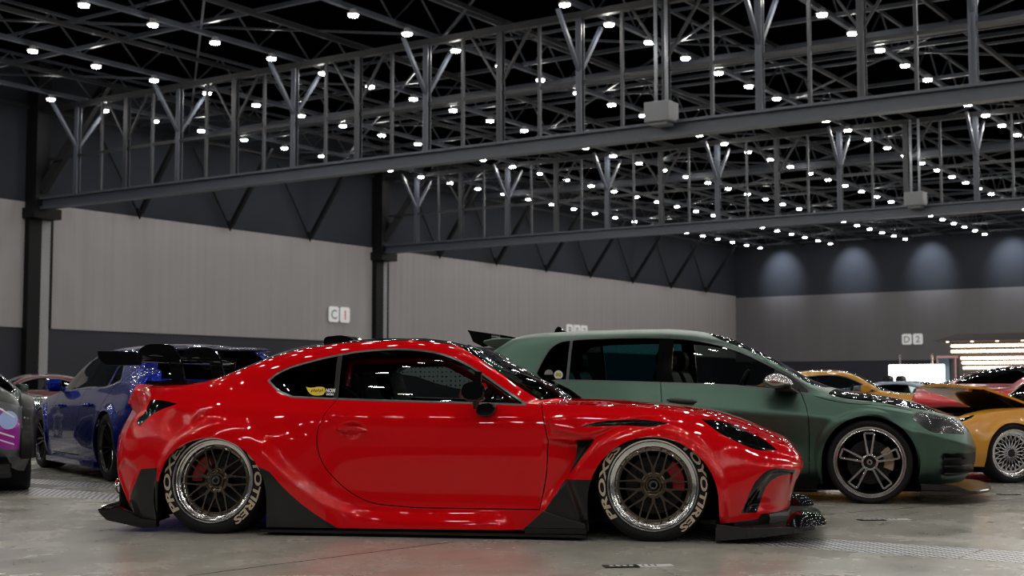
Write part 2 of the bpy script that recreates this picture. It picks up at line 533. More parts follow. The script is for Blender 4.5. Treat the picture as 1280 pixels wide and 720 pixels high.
def wheel_proto(style, Rt=0.318, Rr=0.25, W=0.25, col=M_BRONZE, lipcol=M_CHROME, letters=False, caliper=None, sub='rim', hub='metal'):
    """returns builder(parent, loc, near, camber, steer). Outer face looks to -y."""
    meshes = []
    # tyre
    mb = MB()
    yb = 0.0
    prof = [(0.012, Rr - 0.012), (0.0, Rr + 0.002), (-0.006, Rr + 0.012), (-0.008, Rr + 0.028), (-0.004, Rt - 0.022), (0.006, Rt - 0.009), (0.022, Rt - 0.002),
            (0.04, Rt)]
    prof += [(W - p[0], p[1]) for p in prof[::-1]]
    mb.lathe(prof, 72)
    meshes.append(('tyre', mb, [M_TYRE], 0))
    # rim barrel with the stepped lip
    mb = MB()
    p = [(0.012, Rr - 0.014), (-0.003, Rr + 0.004), (-0.007, Rr + 0.001), (-0.006, Rr - 0.008), (0.004, Rr - 0.013), (0.012, Rr - 0.014)]
    if style in ('mesh', 'bbs'):
        p += [(0.016, Rr - 0.020), (0.03, Rr - 0.024), (0.034, Rr - 0.036), (0.055, Rr - 0.043), (0.06, Rr - 0.05)]
        rs = Rr - 0.05; ys = 0.06
    elif style == 'five':
        p += [(0.008, Rr - 0.026), (0.018, Rr - 0.03), (0.028, Rr - 0.033)]
        rs = Rr - 0.033; ys = 0.02
    else:
        p += [(0.02, Rr - 0.02)]
        rs = Rr - 0.02; ys = 0.03
    mb.lathe(p, 96)
    mb.lathe([(ys, rs), (ys + 0.02, rs - 0.003), (W - 0.02, rs - 0.01), (W, Rr)], 48, 1)
    meshes.append(('rim', mb, [lipcol, M_DARK], 0))
    # spokes
    mb = MB()
    if style == 'mesh':
        mb.lathe([(ys + 0.018, rs + 0.002), (ys - 0.002, rs), (ys - 0.004, rs - 0.012), (ys + 0.016, rs - 0.014)], 72)
        n = 10
        for k in range(n):
            a = 2 * PI * (k + 0.5) / n
            def q(r, da, y): return (r * math.cos(a + da), y, r * math.sin(a + da))
            mb.bar(q(0.055, 0, ys + 0.006), q(0.108, 0, ys + 0.004), 0.017, 0.03, up=(0, 1, 0), w1=0.02)
            for sg in (-1, 1):
                mb.bar(q(0.100, sg * 0.05, ys + 0.004), q(0.140, sg * 0.145, ys + 0.001), 0.012, 0.024, up=(0, 1, 0), w1=0.0085)
                mb.bar(q(0.137, sg * 0.14, ys + 0.001), q(rs - 0.003, sg * 0.215, ys - 0.003), 0.0085, 0.02, up=(0, 1, 0), w1=0.010)
        mb.lathe([(ys + 0.02, 0.03), (ys - 0.004, 0.034), (ys - 0.004, 0.044), (ys + 0.006, 0.05), (ys + 0.004, 0.062), (ys - 0.004, 0.066), (ys - 0.002, 0.072), (ys + 0.03, 0.076)], 40)
        meshes.append(('spokes', mb, [col], 0.0))
        mb = MB()
        for k in range(20):
            a = 2 * PI * (k + 0.25) / 20
            mb.lathe([(ys - 0.010, 0.0), (ys - 0.010, 0.0022), (ys - 0.004, 0.0028)], 6)
            for i in range(len(mb.v) - 18, len(mb.v)):
                x, y, z = mb.v[i]; mb.v[i] = (x + (rs - 0.006) * math.cos(a), y, z + (rs - 0.006) * math.sin(a))
        meshes.append(('rim_bolts', mb, [M_CHROME], 0))
        mb = MB()
        for k in range(5):
            a = 2 * PI * k / 5 + 0.3
            mb.lathe([(ys - 0.008, 0.0), (ys - 0.012, 0.004), (ys - 0.010, 0.008), (ys + 0.014, 0.009)], 8)
            for i in range(len(mb.v) - 32, len(mb.v)):
                x, y, z = mb.v[i]; mb.v[i] = (x + 0.052 * math.cos(a), y, z + 0.052 * math.sin(a))
        meshes.append(('lug_nuts', mb, [M_BRONZE], 0))
        mb = MB()
        mb.lathe([(ys - 0.012, 0.0), (ys - 0.012, 0.012), (ys - 0.018, 0.016), (ys - 0.018, 0.024), (ys - 0.010, 0.029), (ys + 0.01, 0.031)], 32, mis=[1, 0, 0, 0, 0])
        meshes.append(('hub_cap', mb, [mat('grey_hub_cap', (0.25, 0.25, 0.25), 0.25, 1.0), M_BLACK], 0))
    elif style == 'bbs':
        n = 20
        for k in range(n):
            a = 2 * PI * k / n
            def q(r, da, y): return (r * math.cos(a + da), y, r * math.sin(a + da))
            for sg in (-1, 1):
                mb.bar(q(0.045, 0, ys), q(rs * 0.62, sg * 0.157, ys - 0.006), 0.006, 0.012, up=(0, 1, 0))
                mb.bar(q(rs * 0.62, sg * 0.157, ys - 0.006), q(rs, 0, ys - 0.004), 0.0065, 0.012, up=(0, 1, 0))
        mb.lathe([(ys + 0.01, rs + 0.002), (ys - 0.006, rs), (ys - 0.006, rs - 0.008), (ys + 0.01, rs - 0.01)], 60)
        meshes.append(('spokes', mb, [M_CHROME], 0))
        mb = MB()
        mb.lathe([(ys - 0.02, 0), (ys - 0.02, 0.036), (ys - 0.01, 0.044), (ys + 0.02, 0.046)], 32, mis=[0, 1, 1])
        meshes.append(('hub_cap', mb, [M_BLACK, M_CHROME], 0))
    elif style == 'five':
        n = 5
        for k in range(n):
            a = PI / 2 + 2 * PI * k / n
            def q(r, t, y): return (r * math.cos(a) - t * math.sin(a), y, r * math.sin(a) + t * math.cos(a))
            for sg in (-1, 1):
                mb.bar(q(0.052, sg * 0.011, ys + 0.004), q(rs - 0.022, sg * 0.036, ys - 0.002), 0.017, 0.03, up=(0, 1, 0), w1=0.014)
                mb.bar(q(rs - 0.026, sg * 0.038, ys - 0.001), q(rs - 0.012, sg * 0.028, ys - 0.001), 0.014, 0.026, up=(0, 1, 0))
                mb.bar(q(rs - 0.02, sg * 0.037, ys + 0.018), q(rs + 0.004, sg * 0.037, ys + 0.018), 0.012, 0.02, 1, up=(0, 1, 0))
            mb.bar(q(rs - 0.014, -0.031, ys - 0.001), q(rs - 0.014, 0.031, ys - 0.001), 0.014, 0.026, up=(0, 1, 0))
        mb.lathe([(ys + 0.03, 0.066), (ys + 0.004, 0.062), (ys - 0.001, 0.055), (ys, 0.046), (ys + 0.012, 0.042)], 40)
        meshes.append(('spokes', mb, [col, M_BLACKALLOY], 0.001))
        mb = MB()
        mb.lathe([(ys + 0.004, 0.0), (ys + 0.004, 0.020), (ys + 0.008, 0.024), (ys + 0.010, 0.047)], 36, mis=[1, 0, 0])
        meshes.append(('hub_cap', mb, [M_BLACK, M_SILVER], 0))
        mb = MB()
        vs, fs = text_mesh('R', 0.026, 0.002, align='CENTER')
        mb.add([(-x * -1, ys + 0.0025, z - 0.009) for x, z, _ in vs], fs)
        meshes.append(('hub_emblem', mb, [M_BLACK], 0))
    else:
        n = 6
        for k in range(n):
            a = 2 * PI * k / n + 0.2
            def q(r, t, y): return (r * math.cos(a) - t * math.sin(a), y, r * math.sin(a) + t * math.cos(a))
            for sg in (-1, 1):
                mb.bar(q(0.045, sg * 0.012, ys + 0.03), q(rs, sg * 0.032, ys), 0.017, 0.03, up=(0, 1, 0))
        mb.lathe([(ys + 0.05, 0.07), (ys + 0.02, 0.062), (ys + 0.018, 0.0)], 24)
        meshes.append(('spokes', mb, [col], 0.001))
    # brake disc and caliper
    mb = MB()
    yd = ys + 0.085
    mb.lathe([(yd, 0.06), (yd, 0.165), (yd + 0.02, 0.165)], 48)
    mb.lathe([(yd - 0.012, 0.0), (yd - 0.012, 0.07), (yd, 0.075)], 24, 1)
    for k in range(40):
        a = 2 * PI * k / 40; r = 0.09 + 0.055 * ((k * 7) % 5) / 4
        mb.lathe([(yd - 0.001, 0.0), (yd - 0.001, 0.005)], 6, 1)
        for i in range(len(mb.v) - 12, len(mb.v)):
            x, y, z = mb.v[i]; mb.v[i] = (x + r * math.cos(a), y, z + r * math.sin(a))
    meshes.append(('brake_disc', mb, [M_DISC, M_DARK], 0))
    if caliper:
        mb = MB()
        cm, ca = caliper
        pts = circle(0, 0, 0.178, 10, ca - 0.55, ca + 0.55) + circle(0, 0, 0.105, 10, ca - 0.55, ca + 0.55)[::-1]
        mb.prism(pts, yd - 0.04, yd + 0.05)
        meshes.append(('brake_caliper', mb, [cm], 0.006))
    if letters:
        mb = MB()
        def arc(txt, a0, a1, r0, r1):
            vs, fs = text_mesh(txt, 1.0, 0.035, 0.12, spacing=1.0, res=3)
            xs = [v[0] for v in vs]; x0, x1 = min(xs), max(xs); ys_ = [v[1] for v in vs]; y0, y1 = min(ys_), max(ys_)
            o = []
            for x, y, _ in vs:
                a = R(a0 + (a1 - a0) * (x - x0) / (x1 - x0)); r = r0 + (r1 - r0) * (y - y0) / (y1 - y0)
                o.append((r * math.cos(a), -0.0105 + (0.004 if r > Rt - 0.03 else 0.0) * (r - Rt + 0.03) / 0.02, r * math.sin(a)))
            meshes[-1][1].add(o, fs)
        meshes.append(('tyre_lettering', mb, [M_LETTER], 0))
        arc('PROXES', 222, 130, Rr + 0.010, Rt - 0.012)
        mb = MB(); meshes.append(('brand_lettering', mb, [M_LETTER], 0))
        arc('TOYOTIRES', 54, -58, Rr + 0.010, Rt - 0.012)
    protos = {}
    def make(parent, loc, near=True, camber=0.0, steer=0.0, roll=0.0):
        """loc: wheel centre at its outer face"""
        rim = None
        for nm, mb_, mm, bv in meshes:
            if nm not in protos:
                o = mb_.build(nm, mm, None, bevel=bv)
                protos[nm] = o
            else:
                o = protos[nm].copy(); COL.objects.link(o)
            if nm == 'tyre':
                rim = o; o.name = 'wheel'
                o.parent = parent; o.location = loc
                o.rotation_euler = (R(camber) * (1 if near else -1), R(roll), R(steer) + (0 if near else PI))
                o.rotation_mode = 'ZXY' if False else 'YXZ'
            else:
                o.parent = rim; o.location = (0, 0, 0)
        return rim
    return make
# ------------------------------------------------------------------ red coupe
RED = mat('red_paint', (0.62, 0.003, 0.006), 0.45, 0.0, coat=1.0, coat_rough=0.012, spec=0.0)
M_REDIN = mat('red_cage_paint', (0.45, 0.006, 0.01), 0.35, coat=0.5)
GLASS = glass_mat('clear_glass', (0.42, 0.46, 0.44))
GLASS_DARK = glass_mat('smoked_glass', (0.10, 0.11, 0.11))
M_TRIM = mat('dark_satin_trim', (0.14, 0.14, 0.14), 0.3, 0.9)
M_REDLENS = mat('red_lens', (0.75, 0.02, 0.03), 0.2, coat=1.0)

def red_coupe():
    root = empty('sports_coupe', (-1.632, 9.035, 0), -R(9.2477),
                 'red widebody two-door coupe with black rear wing and tan-lettered tyres', 'car')
    F0 = [(-1.25, -.70, 0, .22), (-1.1, -.70, .40, .20), (-.9, -.64, .66, .16), (-.7, -.56, .80, .13), (-.45, -.45, .88, .06), (0, 0, .92, .05), (.4, .4, .90, .045), (.8, .8, .88, .045),
          (1.9, 1.9, .88, .05), (2.2, 2.2, .91, .05), (2.6, 2.6, .92, .07), (2.95, 2.95, .90, .10), (3.2, 3.15, .80, .12), (3.5, 3.3, .58, .13), (3.75, 3.37, .3, .13), (4, 3.39, 0, .13)]
    F1 = [(-1.25, -.80, 0, .36), (-1.1, -.79, .42, .36), (-.9, -.72, .66, .35), (-.7, -.635, .79, .34), (-.45, -.46, .90, .33), (0, 0, .955, .32), (.4, .4, .93, .29), (.8, .8, .865, .20),
          (1.4, 1.4, .86, .185), (1.9, 1.9, .865, .2), (2.2, 2.2, .89, .27), (2.6, 2.6, .93, .33), (2.95, 2.95, .925, .30), (3.2, 3.19, .80, .30), (3.5, 3.36, .56, .30), (3.75, 3.42, .3, .3), (4, 3.44, 0, .3)]
    F2 = [(-1.25, -.80, 0, .55), (-1.1, -.79, .44, .55), (-.9, -.70, .68, .54), (-.7, -.60, .80, .545), (-.45, -.42, .90, .57), (0, 0, .925, .61), (.4, .4, .895, .585), (.8, .8, .855, .53),
          (1.4, 1.4, .855, .52), (1.9, 1.9, .86, .53), (2.2, 2.2, .875, .57), (2.6, 2.6, .915, .60), (2.95, 2.95, .90, .51), (3.2, 3.2, .79, .42), (3.5, 3.40, .56, .395), (3.75, 3.465, .3, .39), (4, 3.485, 0, .39)]
    F3 = [(-1.25, -.72, 0, .74), (-1.1, -.70, .45, .74), (-.9, -.60, .68, .72), (-.7, -.52, .78, .715), (-.45, -.39, .845, .72), (0, 0, .87, .74), (.4, .4, .85, .72), (.8, .8, .835, .70),
          (1.4, 1.4, .835, .69), (1.9, 1.9, .84, .69), (2.2, 2.2, .85, .685), (2.6, 2.6, .865, .68), (2.95, 2.95, .84, .605), (3.2, 3.17, .74, .525), (3.5, 3.37, .55, .465), (3.75, 3.45, .3, .45), (4, 3.47, 0, .445)]
    F4 = [(-1.25, -.66, 0, .86), (-1.1, -.64, .45, .862), (-.9, -.56, .63, .86), (-.7, -.47, .70, .86), (-.45, -.35, .75, .86), (0, 0, .775, .845), (.28, .28, .77, .83), (.45, .45, .765, .80), (.8, .8, .765, .795),
          (1.4, 1.4, .77, .78), (1.85, 1.85, .78, .768), (2.2, 2.2, .79, .76), (2.6, 2.6, .77, .745), (2.95, 2.95, .72, .67), (3.2, 3.13, .66, .605), (3.5, 3.33, .5, .53), (3.75, 3.415, .3, .50), (4, 3.435, 0, .495)]
    F5 = [(-1.25, -.60, 0, .88), (-1.1, -.58, .40, .88), (-.9, -.50, .57, .878), (-.7, -.42, .63, .875), (-.45, -.33, .67, .875), (-.1, -.1, .70, .888), (.1, .1, .69, .95), (.28, .28, .67, 1.012), (.5, .5, .645, 1.072),
          (.77, .77, .625, 1.112), (1.1, 1.1, .62, 1.125), (1.4, 1.4, .625, 1.098), (1.66, 1.66, .655, .955), (1.85, 1.85, .685, .824), (1.95, 1.95, .70, .776), (2.2, 2.2, .69, .768), (2.6, 2.6, .65, .76),
          (2.95, 2.95, .61, .69), (3.2, 3.1, .56, .635), (3.5, 3.30, .43, .56), (3.75, 3.39, .26, .53), (4, 3.41, 0, .525)]
    F6 = [(-1.25, -.5, 0, .885), (-1.1, -.49, .25, .885), (-.9, -.44, .34, .885), (-.7, -.38, .38, .885), (-.45, -.32, .40, .88), (-.25, -.25, .40, .895), (-.1, -.1, .40, .95), (.1, .1, .40, 1.03), (.28, .28, .38, 1.095), (.5, .5, .37, 1.135),
          (.77, .77, .36, 1.162), (1.1, 1.1, .36, 1.168), (1.4, 1.4, .36, 1.125), (1.66, 1.66, .38, .995), (1.98, 1.98, .42, .845), (2.1, 2.1, .42, .79), (2.25, 2.25, .42, .788), (2.6, 2.6, .40, .765), (2.95, 2.95, .37, .715),
          (3.2, 3.1, .33, .665), (3.5, 3.28, .25, .595), (3.75, 3.37, .15, .555), (4, 3.39, 0, .545)]
    F7 = [(-1.25, -.45, 0, .89), (-.9, -.42, 0, .89), (-.45, -.32, 0, .885), (-.25, -.25, 0, .905), (-.07, -.07, 0, .985), (.077, .077, 0, 1.052), (.222, .222, 0, 1.108), (.37, .37, 0, 1.14), (.588, .588, 0, 1.16),
          (.944, .944, 0, 1.18), (1.227, 1.227, 0, 1.163), (1.338, 1.338, 0, 1.145), (1.653, 1.653, 0, 1.02), (1.964, 1.964, 0, .872), (2.12, 2.12, 0, .797), (2.25, 2.25, 0, .79), (2.6, 2.6, 0, .77), (2.95, 2.95, 0, .718),
          (3.2, 3.1, 0, .675), (3.5, 3.27, 0, .605), (3.75, 3.36, 0, .565), (4, 3.38, 0, .555)]
    crease = [0, 0.1, 0.35, 0.5, 1.0, 0.1, 0, 0]
    nseg = [8, 16, 12, 8, 12, 8, 8]
    rear_arch = [(-.36, -.05), (-.352, .2)] + circle(0, .215, .352, 28, PI, 0) [1:-1] + [(.352, .2), (.34, -.05)]
    front_arch = [(2.245, -.05), (2.237, .2)] + circle(2.605, .22, .368, 28, PI, 0)[1:-1] + [(2.973, .2), (2.985, -.05)]
    flare_r = S([(-.37, .30), (-.345, .42), (-.25, .58), (-.10, .675), (.038, .70), (.198, .672), (.322, .585), (.432, .455), (.58, .325), (.742, .215), (.88, .165), (1.06, .150), (1.75, .150), (1.9, -.05), (-.37, -.05)], (0, 12, 13, 14), 5)
    flare_f = S([(2.105, .335), (2.18, .466), (2.264, .557), (2.378, .625), (2.5, .66), (2.613, .668), (2.761, .64), (2.90, .556), (3.0, .393), (3.03, .1), (2.9, .1), (2.2, .1)], (0, 9, 10, 11), 5)
    scoop = S([(1.975, .575), (2.20, .560), (2.285, .572), (2.12, .345), (1.99, .19), (1.955, .19)], (0, 1, 2, 3, 4, 5), 1)
    fv = S([(2.19, .64), (2.30, .667), (2.422, .679), (2.60, .676), (2.70, .662), (2.622, .644), (2.45, .648), (2.30, .642)], (0, 4), 4)
    shelf = S([(1.99, .70), (2.02, .60), (2.22, .568), (2.33, .60), (2.45, .655), (2.62, .685), (2.75, .70), (2.5, .725), (2.2, .735)], (0, 1, 2), 3)
    raises = [
        (flare_r, 0.030, 0.06, 3.6),
        (flare_f, 0.040, 0.035, 3.6),
        (shelf, 0.022, 0.03, 3.9),
        (scoop, lambda X, Z: -0.014 - 0.095 * np.clip((X - 1.97) / 0.25, 0, 1) ** 1.3, 0.02, 3.6),
        (fv, -0.022, 0.012, 4.2),
        (circle(-.25, .645, .10, 28), -0.014, 0.05, 4),
        (S([(-.09, .725), (-.05, .70), (-.10, .63), (-.14, .64)], (), 3), -0.02, 0.015, 4),
        (S([(.755, .62), (.80, .655), (.87, .655), (.915, .62), (.87, .575), (.80, .575)], (), 4), -0.035, 0.03, 4),
        # bumper corner pocket
        (S([(3.10, .165), (3.235, .355), (3.27, .385), (3.40, .38), (3.375, .16)], (0, 3, 4), 4), -0.035, 0.02, 4),
        (S([(-.68, .36), (-.60, .43), (-.47, .37), (-.585, .15)], (0, 1, 2, 3), 2), -0.02, 0.015, 4),
    ]
    dlo = S([(.279, .904), (.318, .941), (.367, .969), (.50, 1.012), (.685, 1.057), (.859, 1.083), (1.121, 1.092), (1.316, 1.067), (1.511, .990), (1.675, .884), (1.862, .764),
             (1.4, .776), (.73, .795), (.437, .807), (.34, .850)], (0, 10, 13), 4)
    bl = .692; br = .722
    quarter = [p for p in dlo if p[0] < bl] 
    dwin = [p for p in dlo if p[0] > br]
    def clip(poly, x, keep_less):
        out = []
        for i in range(len(poly)):
            p, q = poly[i], poly[(i + 1) % len(poly)]
            ip = (p[0] < x) == keep_less; iq = (q[0] < x) == keep_less
            if ip: out.append(p)
            if ip != iq:
                k = (x - p[0]) / (q[0] - p[0]); out.append((x, p[1] + k * (q[1] - p[1])))
        return out
    quarter = clip(dlo, bl, True); dwin = clip(dlo, br, False)
    door_line = S([(.722, .795), (.66, .70), (.628, .60), (.634, .50), (.67, .41), (.745, .32), (.84, .245), (.95, .195), (1.13, .172), (1.5, .165), (1.955, .165), (1.99, .35), (2.002, .56), (1.955, .768)],
                  (0, 9, 10, 12, 13), 4, False)
    door_poly = door_line + [(1.862, .764)] + [(1.4, .776), (.73, .795)]
    hl = S([(2.875, .682), (2.997, .668), (3.125, .615), (3.241, .556), (3.305, .502), (3.19, .508), (3.084, .551), (2.98, .605)], (0, 4), 4)
    bv_out = S([(3.092, .158), (3.215, .375), (3.25, .396), (3.41, .388), (3.405, .362), (3.30, .352), (3.262, .33), (3.19, .18), (3.18, .158)], (0, 3, 4, 8), 4)
    regions = [
        ('window_trim', 'side', 'side', dlo, (3.5, 5.5), .006),
        ('quarter_window', 'side', 'side', quarter, (3.5, 5.5), 0),
        ('side_window', 'side', 'side', dwin, (3.5, 5.5), 0),
        ('pillar_trim', 'side', 'side', clip(clip(dlo, bl - .001, False), br + .001, True), (3.5, 5.5), 0),
        ('windshield', 'both', 'top', S([(1.93, -.665), (1.62, -.63), (1.43, -.575), (1.33, -.40), (1.29, -.2), (1.27, .01), (2.13, .01), (2.12, -.2), (2.08, -.4), (2.0, -.58)], (0, 5, 6), 4), (5.0, 7.1), 0),
        ('roof_panel', 'both', 'top', [(.45, -.54), (1.44, -.555), (1.46, .01), (.40, .01)], (5.0, 7.1), 0),
        ('rear_window', 'both', 'top', S([(-.20, -.56), (.10, -.60), (.38, -.53), (.42, -.3), (.38, .01), (-.22, .01)], (0, 4, 5), 4), (5.0, 7.1), 0),
        ('fender_vent', 'side', 'side', fv, (1.5, 4.5), 0),
        ('headlight', 'side', 'side', hl, (1.5, 4.9), 0),
        ('side_vent', 'side', 'side', [(2.165, .560), (2.272, .566), (2.225, .51), (2.135, .375), (2.12, .36), (2.16, .47)], (1, 3), 0),  # black fill paints in the dark of the gap behind the flare
        ('bumper_duct', 'side', 'side', bv_out, (0, 3), 0),
        ('rocker_cover', 'side', 'side', S([(.30, .40), (.369, .372), (.493, .24), (.60, .15), (.70, .085), (.80, .03), (.30, .03)], (0, 1, 5, 6), 3), (0, 2.5), 0),
        ('fender_cover', 'side', 'side', [(1.83, .03), (1.985, .159), (2.105, .342), (2.3, .342), (2.3, .03)], (0, 2.5), 0),
        ('bumper_cover', 'side', 'side', [(-.34, .385), (-.455, .375), (-.50, .29), (-.585, .139), (-.62, .0), (-.34, .0)], (0, 2.5), 0),
        ('taillight', 'side', 'side', S([(-.80, .84), (-.50, .845), (-.47, .79), (-.50, .70), (-.56, .675), (-.80, .68)], (), 3), (1.8, 4.2), 0),
        ('tail_cluster', 'side', 'side', S([(-.48, .775), (-.38, .785), (-.26, .765), (-.38, .72), (-.50, .63), (-.53, .66), (-.47, .72)], (2, 4), 3), (1.5, 4.2), 0),
        ('door', 'side', 'side', door_poly, (0, 4.6), 0),
    ]
    gaps = [('side', door_line, (0, 4.2), .0028),
            ('top', S([(2.02, -.60), (2.3, -.645), (2.7, -.64), (3.0, -.585), (3.15, -.52), (3.25, -.35), (3.29, 0.01)], (0,), 4, False), (4, 7.1), .0026),
            ('top', S([(-.26, -.50), (-.26, .01)], (0, 1), 2, False), (5, 7.1), .003)]
    mats = dict(body_shell=(RED, M_DARK), door=(RED, M_DARK), window_trim=(M_TRIM, M_DARK), pillar_trim=(M_PLASTIC, M_DARK), quarter_window=(GLASS_DARK, None),
                side_window=(GLASS, None), windshield=(GLASS, None), rear_window=(GLASS_DARK, None), roof_panel=(M_BLACK, M_DARK), fender_vent=(M_BLACK, M_DARK),
                headlight=(M_BLACK, M_DARK), side_vent=(M_PLASTIC, M_DARK), bumper_duct=(M_BLACK, M_DARK), rocker_cover=(M_CARBON, M_DARK), fender_cover=(M_CARBON, M_DARK), bumper_cover=(M_CARBON, M_DARK),
                taillight=(M_REDLENS, M_DARK), tail_cluster=(M_BLACK, M_DARK))
    out, G, srow = body(root, [F0, F1, F2, F3, F4, F5, F6, F7], -1.25, 4.0, 440, nseg, crease, regions, mats, [rear_arch, front_arch], gaps, raises)
    # wheels
    mk = wheel_proto('mesh', Rt=.318, Rr=.256, W=.27, letters=True, caliper=(M_REDIN, R(20)))
    mkr = wheel_proto('mesh', Rt=.318, Rr=.25, W=.28, letters=True, caliper=(M_REDIN, R(150)))
    for near in (True, False):
        s = -1 if near else 1
        mkr(root, (0, s * .905, .314), near, -5.5, 0)
        mk(root, (2.605, s * .915, .314), near, -3.0, 0)
        for nm, cx, cz, rr in (('wheel_well', 0, .215, .362), ('wheel_well', 2.605, .22, .378)):
            mb = MB(); mb.lathe([(0, rr), (.42, rr)], 30, a0=-.35, a1=PI + .35)
            mb.lathe([(.42, rr), (.42, 0)], 30, a0=-.35, a1=PI + .35)
            for i, v in enumerate(mb.v): mb.v[i] = (v[0] + cx, s * (.925 - v[1]), v[2] + cz)
            mb.build(nm, M_DARK, root)
    # underbody tray
    mb = MB(); mb.prism([(-.6, -.5), (-.45, -.55), (3.0, -.55), (3.3, -.3), (3.3, .3), (3.0, .55), (-.45, .55), (-.6, .5)], .09, .13, 'z')
    mb.box((.40, -.86, .07), (2.18, .86, .11)); mb.build('underbody', M_DARK, root)
    # side skirt blades
    for s in (-1, 1):
        mb = MB()
        mb.prism([(.31, s * .955), (.9, s * .945), (1.9, s * .945), (2.235, s * .96), (2.235, s * .80), (.31, s * .80)], .018, .036, 'z')
        mb.box((1.88, s * .945 - .004, .036), (2.232, s * .945 + .004, .07))
        mb.build('side_skirt', M_BLACK, root, bevel=.003)
        # fin on the front corner of the skirt
        mb = MB()
        mb.prism([(1.86, .05), (2.235, .04), (2.225, .095), (2.11, .125), (1.985, .165)], s * .93, s * .945, 'y')
        mb.build('skirt_fin', M_CARBON, root, bevel=.003)
    # front splitter
    mb = MB()
    half = [(2.95, .965), (3.15, .96), (3.38, .86), (3.505, .72), (3.56, .52), (3.585, .3), (3.59, 0)]
    poly = [(x, -w) for x, w in half] + [(x, w) for x, w in half[::-1]] + [(2.95, .4), (2.95, -.4)]
    pl = []
    n = len(poly)
    def zt(x, y): return .082 if abs(y) > .5 and x < 3.2 else .075
    vs = [(x, y, .014 + .052 * max(0, (x - 2.95) / .6)) for x, y in poly] + [(x, y, .088) for x, y in poly]
    mb.add(vs, [list(range(n))[::-1], list(range(n, 2 * n))] + [[i, (i + 1) % n, n + (i + 1) % n, n + i] for i in range(n)])
    sp = mb.build('front_splitter', M_CARBON, root, bevel=.004)
    for s in (-1, 1):
        mb = MB()   # side fence
        mb.prism([(2.948, .016), (2.958, .108), (3.06, .096), (3.12, .088), (3.12, .03)], s * .950, s * .964, 'y')
        mb.build('splitter_fence', M_CARBON, sp, bevel=.003)
        mb = MB()   # curled winglet
        P = S([(3.36, .83), (3.40, .60), (3.48, .50), (3.56, .56), (3.575, .66), (3.52, .78), (3.44, .86)], (), 4)
        nn = len(P)
        vs = [(x, s * y, .09) for x, y in P] + [(3.465 + (x - 3.465) * .93, s * (.68 + (y - .68) * .93), .115) for x, y in P] + [(3.465 + (x - 3.465) * .70 - .01, s * (.68 + (y - .68) * .6), .150) for x, y in P] + [(3.43, s * .64, .165)]
        fs = [[i, (i + 1) % nn, nn + (i + 1) % nn, nn + i] for i in range(nn)] + [[nn + i, nn + (i + 1) % nn, 2 * nn + (i + 1) % nn, 2 * nn + i] for i in range(nn)] + [[2 * nn + i, 2 * nn + (i + 1) % nn, 3 * nn] for i in range(nn)]
        mb.add(vs, fs, smooth=True); mb.build('splitter_winglet', M_BLACK, sp, sharp=50)
    # dark lower lip behind the nose
    mb = MB()
    P = [(3.05, -.86), (3.25, -.72), (3.37, -.45), (3.405, 0), (3.37, .45), (3.25, .72), (3.05, .86), (3.0, .7), (3.0, -.7)]
    mb.prism(P, .085, .150, 'z'); mb.build('bumper_lip', M_BLACK, root, bevel=.006)
    # rear diffuser and corner splitters
    for s in (-1, 1):
        mb = MB()
        mb.prism([(-.725, .135), (-.715, .110), (-.668, .068), (-.437, .024), (-.35, .03), (-.35, .075), (-.45, .085), (-.60, .150), (-.66, .132)], s * .86, s * .905, 'y')
        vs = [(-.725, s * .86, .135), (-.668, s * .86, .068), (-.437, s * .88, .03), (-.437, s * .5, .05), (-.668, s * .45, .09), (-.74, s * .45, .15)]
        mb.add(vs + [(a, b, c + .012) for a, b, c in vs], [[0, 1, 2, 3, 4, 5], [11, 10, 9, 8, 7, 6]] + [[i, (i + 1) % 6, 6 + (i + 1) % 6, 6 + i] for i in range(6)])
        mb.build('rear_splitter', M_BLACK, root, bevel=.003)
        mb = MB(); mb.lathe([(0, .045), (-.012, .05), (-.012, .038), (.08, .036)], 24, axis='x')
        for i, v in enumerate(mb.v): mb.v[i] = (v[0] - .78, v[1] + s * .50, v[2] + .24)
        mb.build('exhaust_tip', M_CHROME, root)
    mb = MB()
    mb.prism(S([(-.705, .66), (-.77, .45), (-.79, 0), (-.77, -.45), (-.705, -.66), (-.5, -.5), (-.5, .5)], (0, 4, 5, 6), 3), .13, .33, 'z')
    mb.build('rear_diffuser', M_PLASTIC, root, bevel=.01)
    # rear wing
    mb = MB()
    prof = S([(-.515, 1.035), (-.54, 1.055), (-.62, 1.062), (-.72, 1.068), (-.80, 1.085), (-.72, 1.052), (-.62, 1.032), (-.54, 1.020)], (4,), 4)
    mb.prism(prof, -.79, .79, 'y'); mb.f
    wing = mb.build('rear_wing', M_BLACK, root)
    for s in (-1, 1):
        mb = MB(); mb.prism(S([(-.515, .998), (-.505, 1.075), (-.60, 1.082), (-.80, 1.086), (-.795, 1.045), (-.74, .998)], (0, 1, 3, 5), 3), s * .79, s * .80, 'y')
        mb.build('end_plate', M_BLACK, wing, bevel=.002)
        # arched upright: rises from the deck, curls over and drops onto the blade
        mb = MB()
        a = S([(-.74, 1.055), (-.725, 1.10), (-.68, 1.128), (-.60, 1.135), (-.515, 1.125), (-.465, 1.08), (-.435, 1.00), (-.41, .875), (-.50, .875), (-.515, .98), (-.54, 1.05), (-.60, 1.072), (-.66, 1.07)], (0, 7, 8, 12), 4)
        mb.prism([(x, z + .008 if z > 1.1 else z) for x, z in a], s * .35 - .016, s * .35 + .016, 'y'); mb.build('wing_upright', M_BLACK, wing, bevel=.002)
        mb = MB()
        mb.prism([(-.60, .872), (-.36, .872), (-.40, .90), (-.52, .915)], s * .35 - .03, s * .35 + .03, 'y'); mb.build('upright_foot', M_BLACK, wing, bevel=.004)
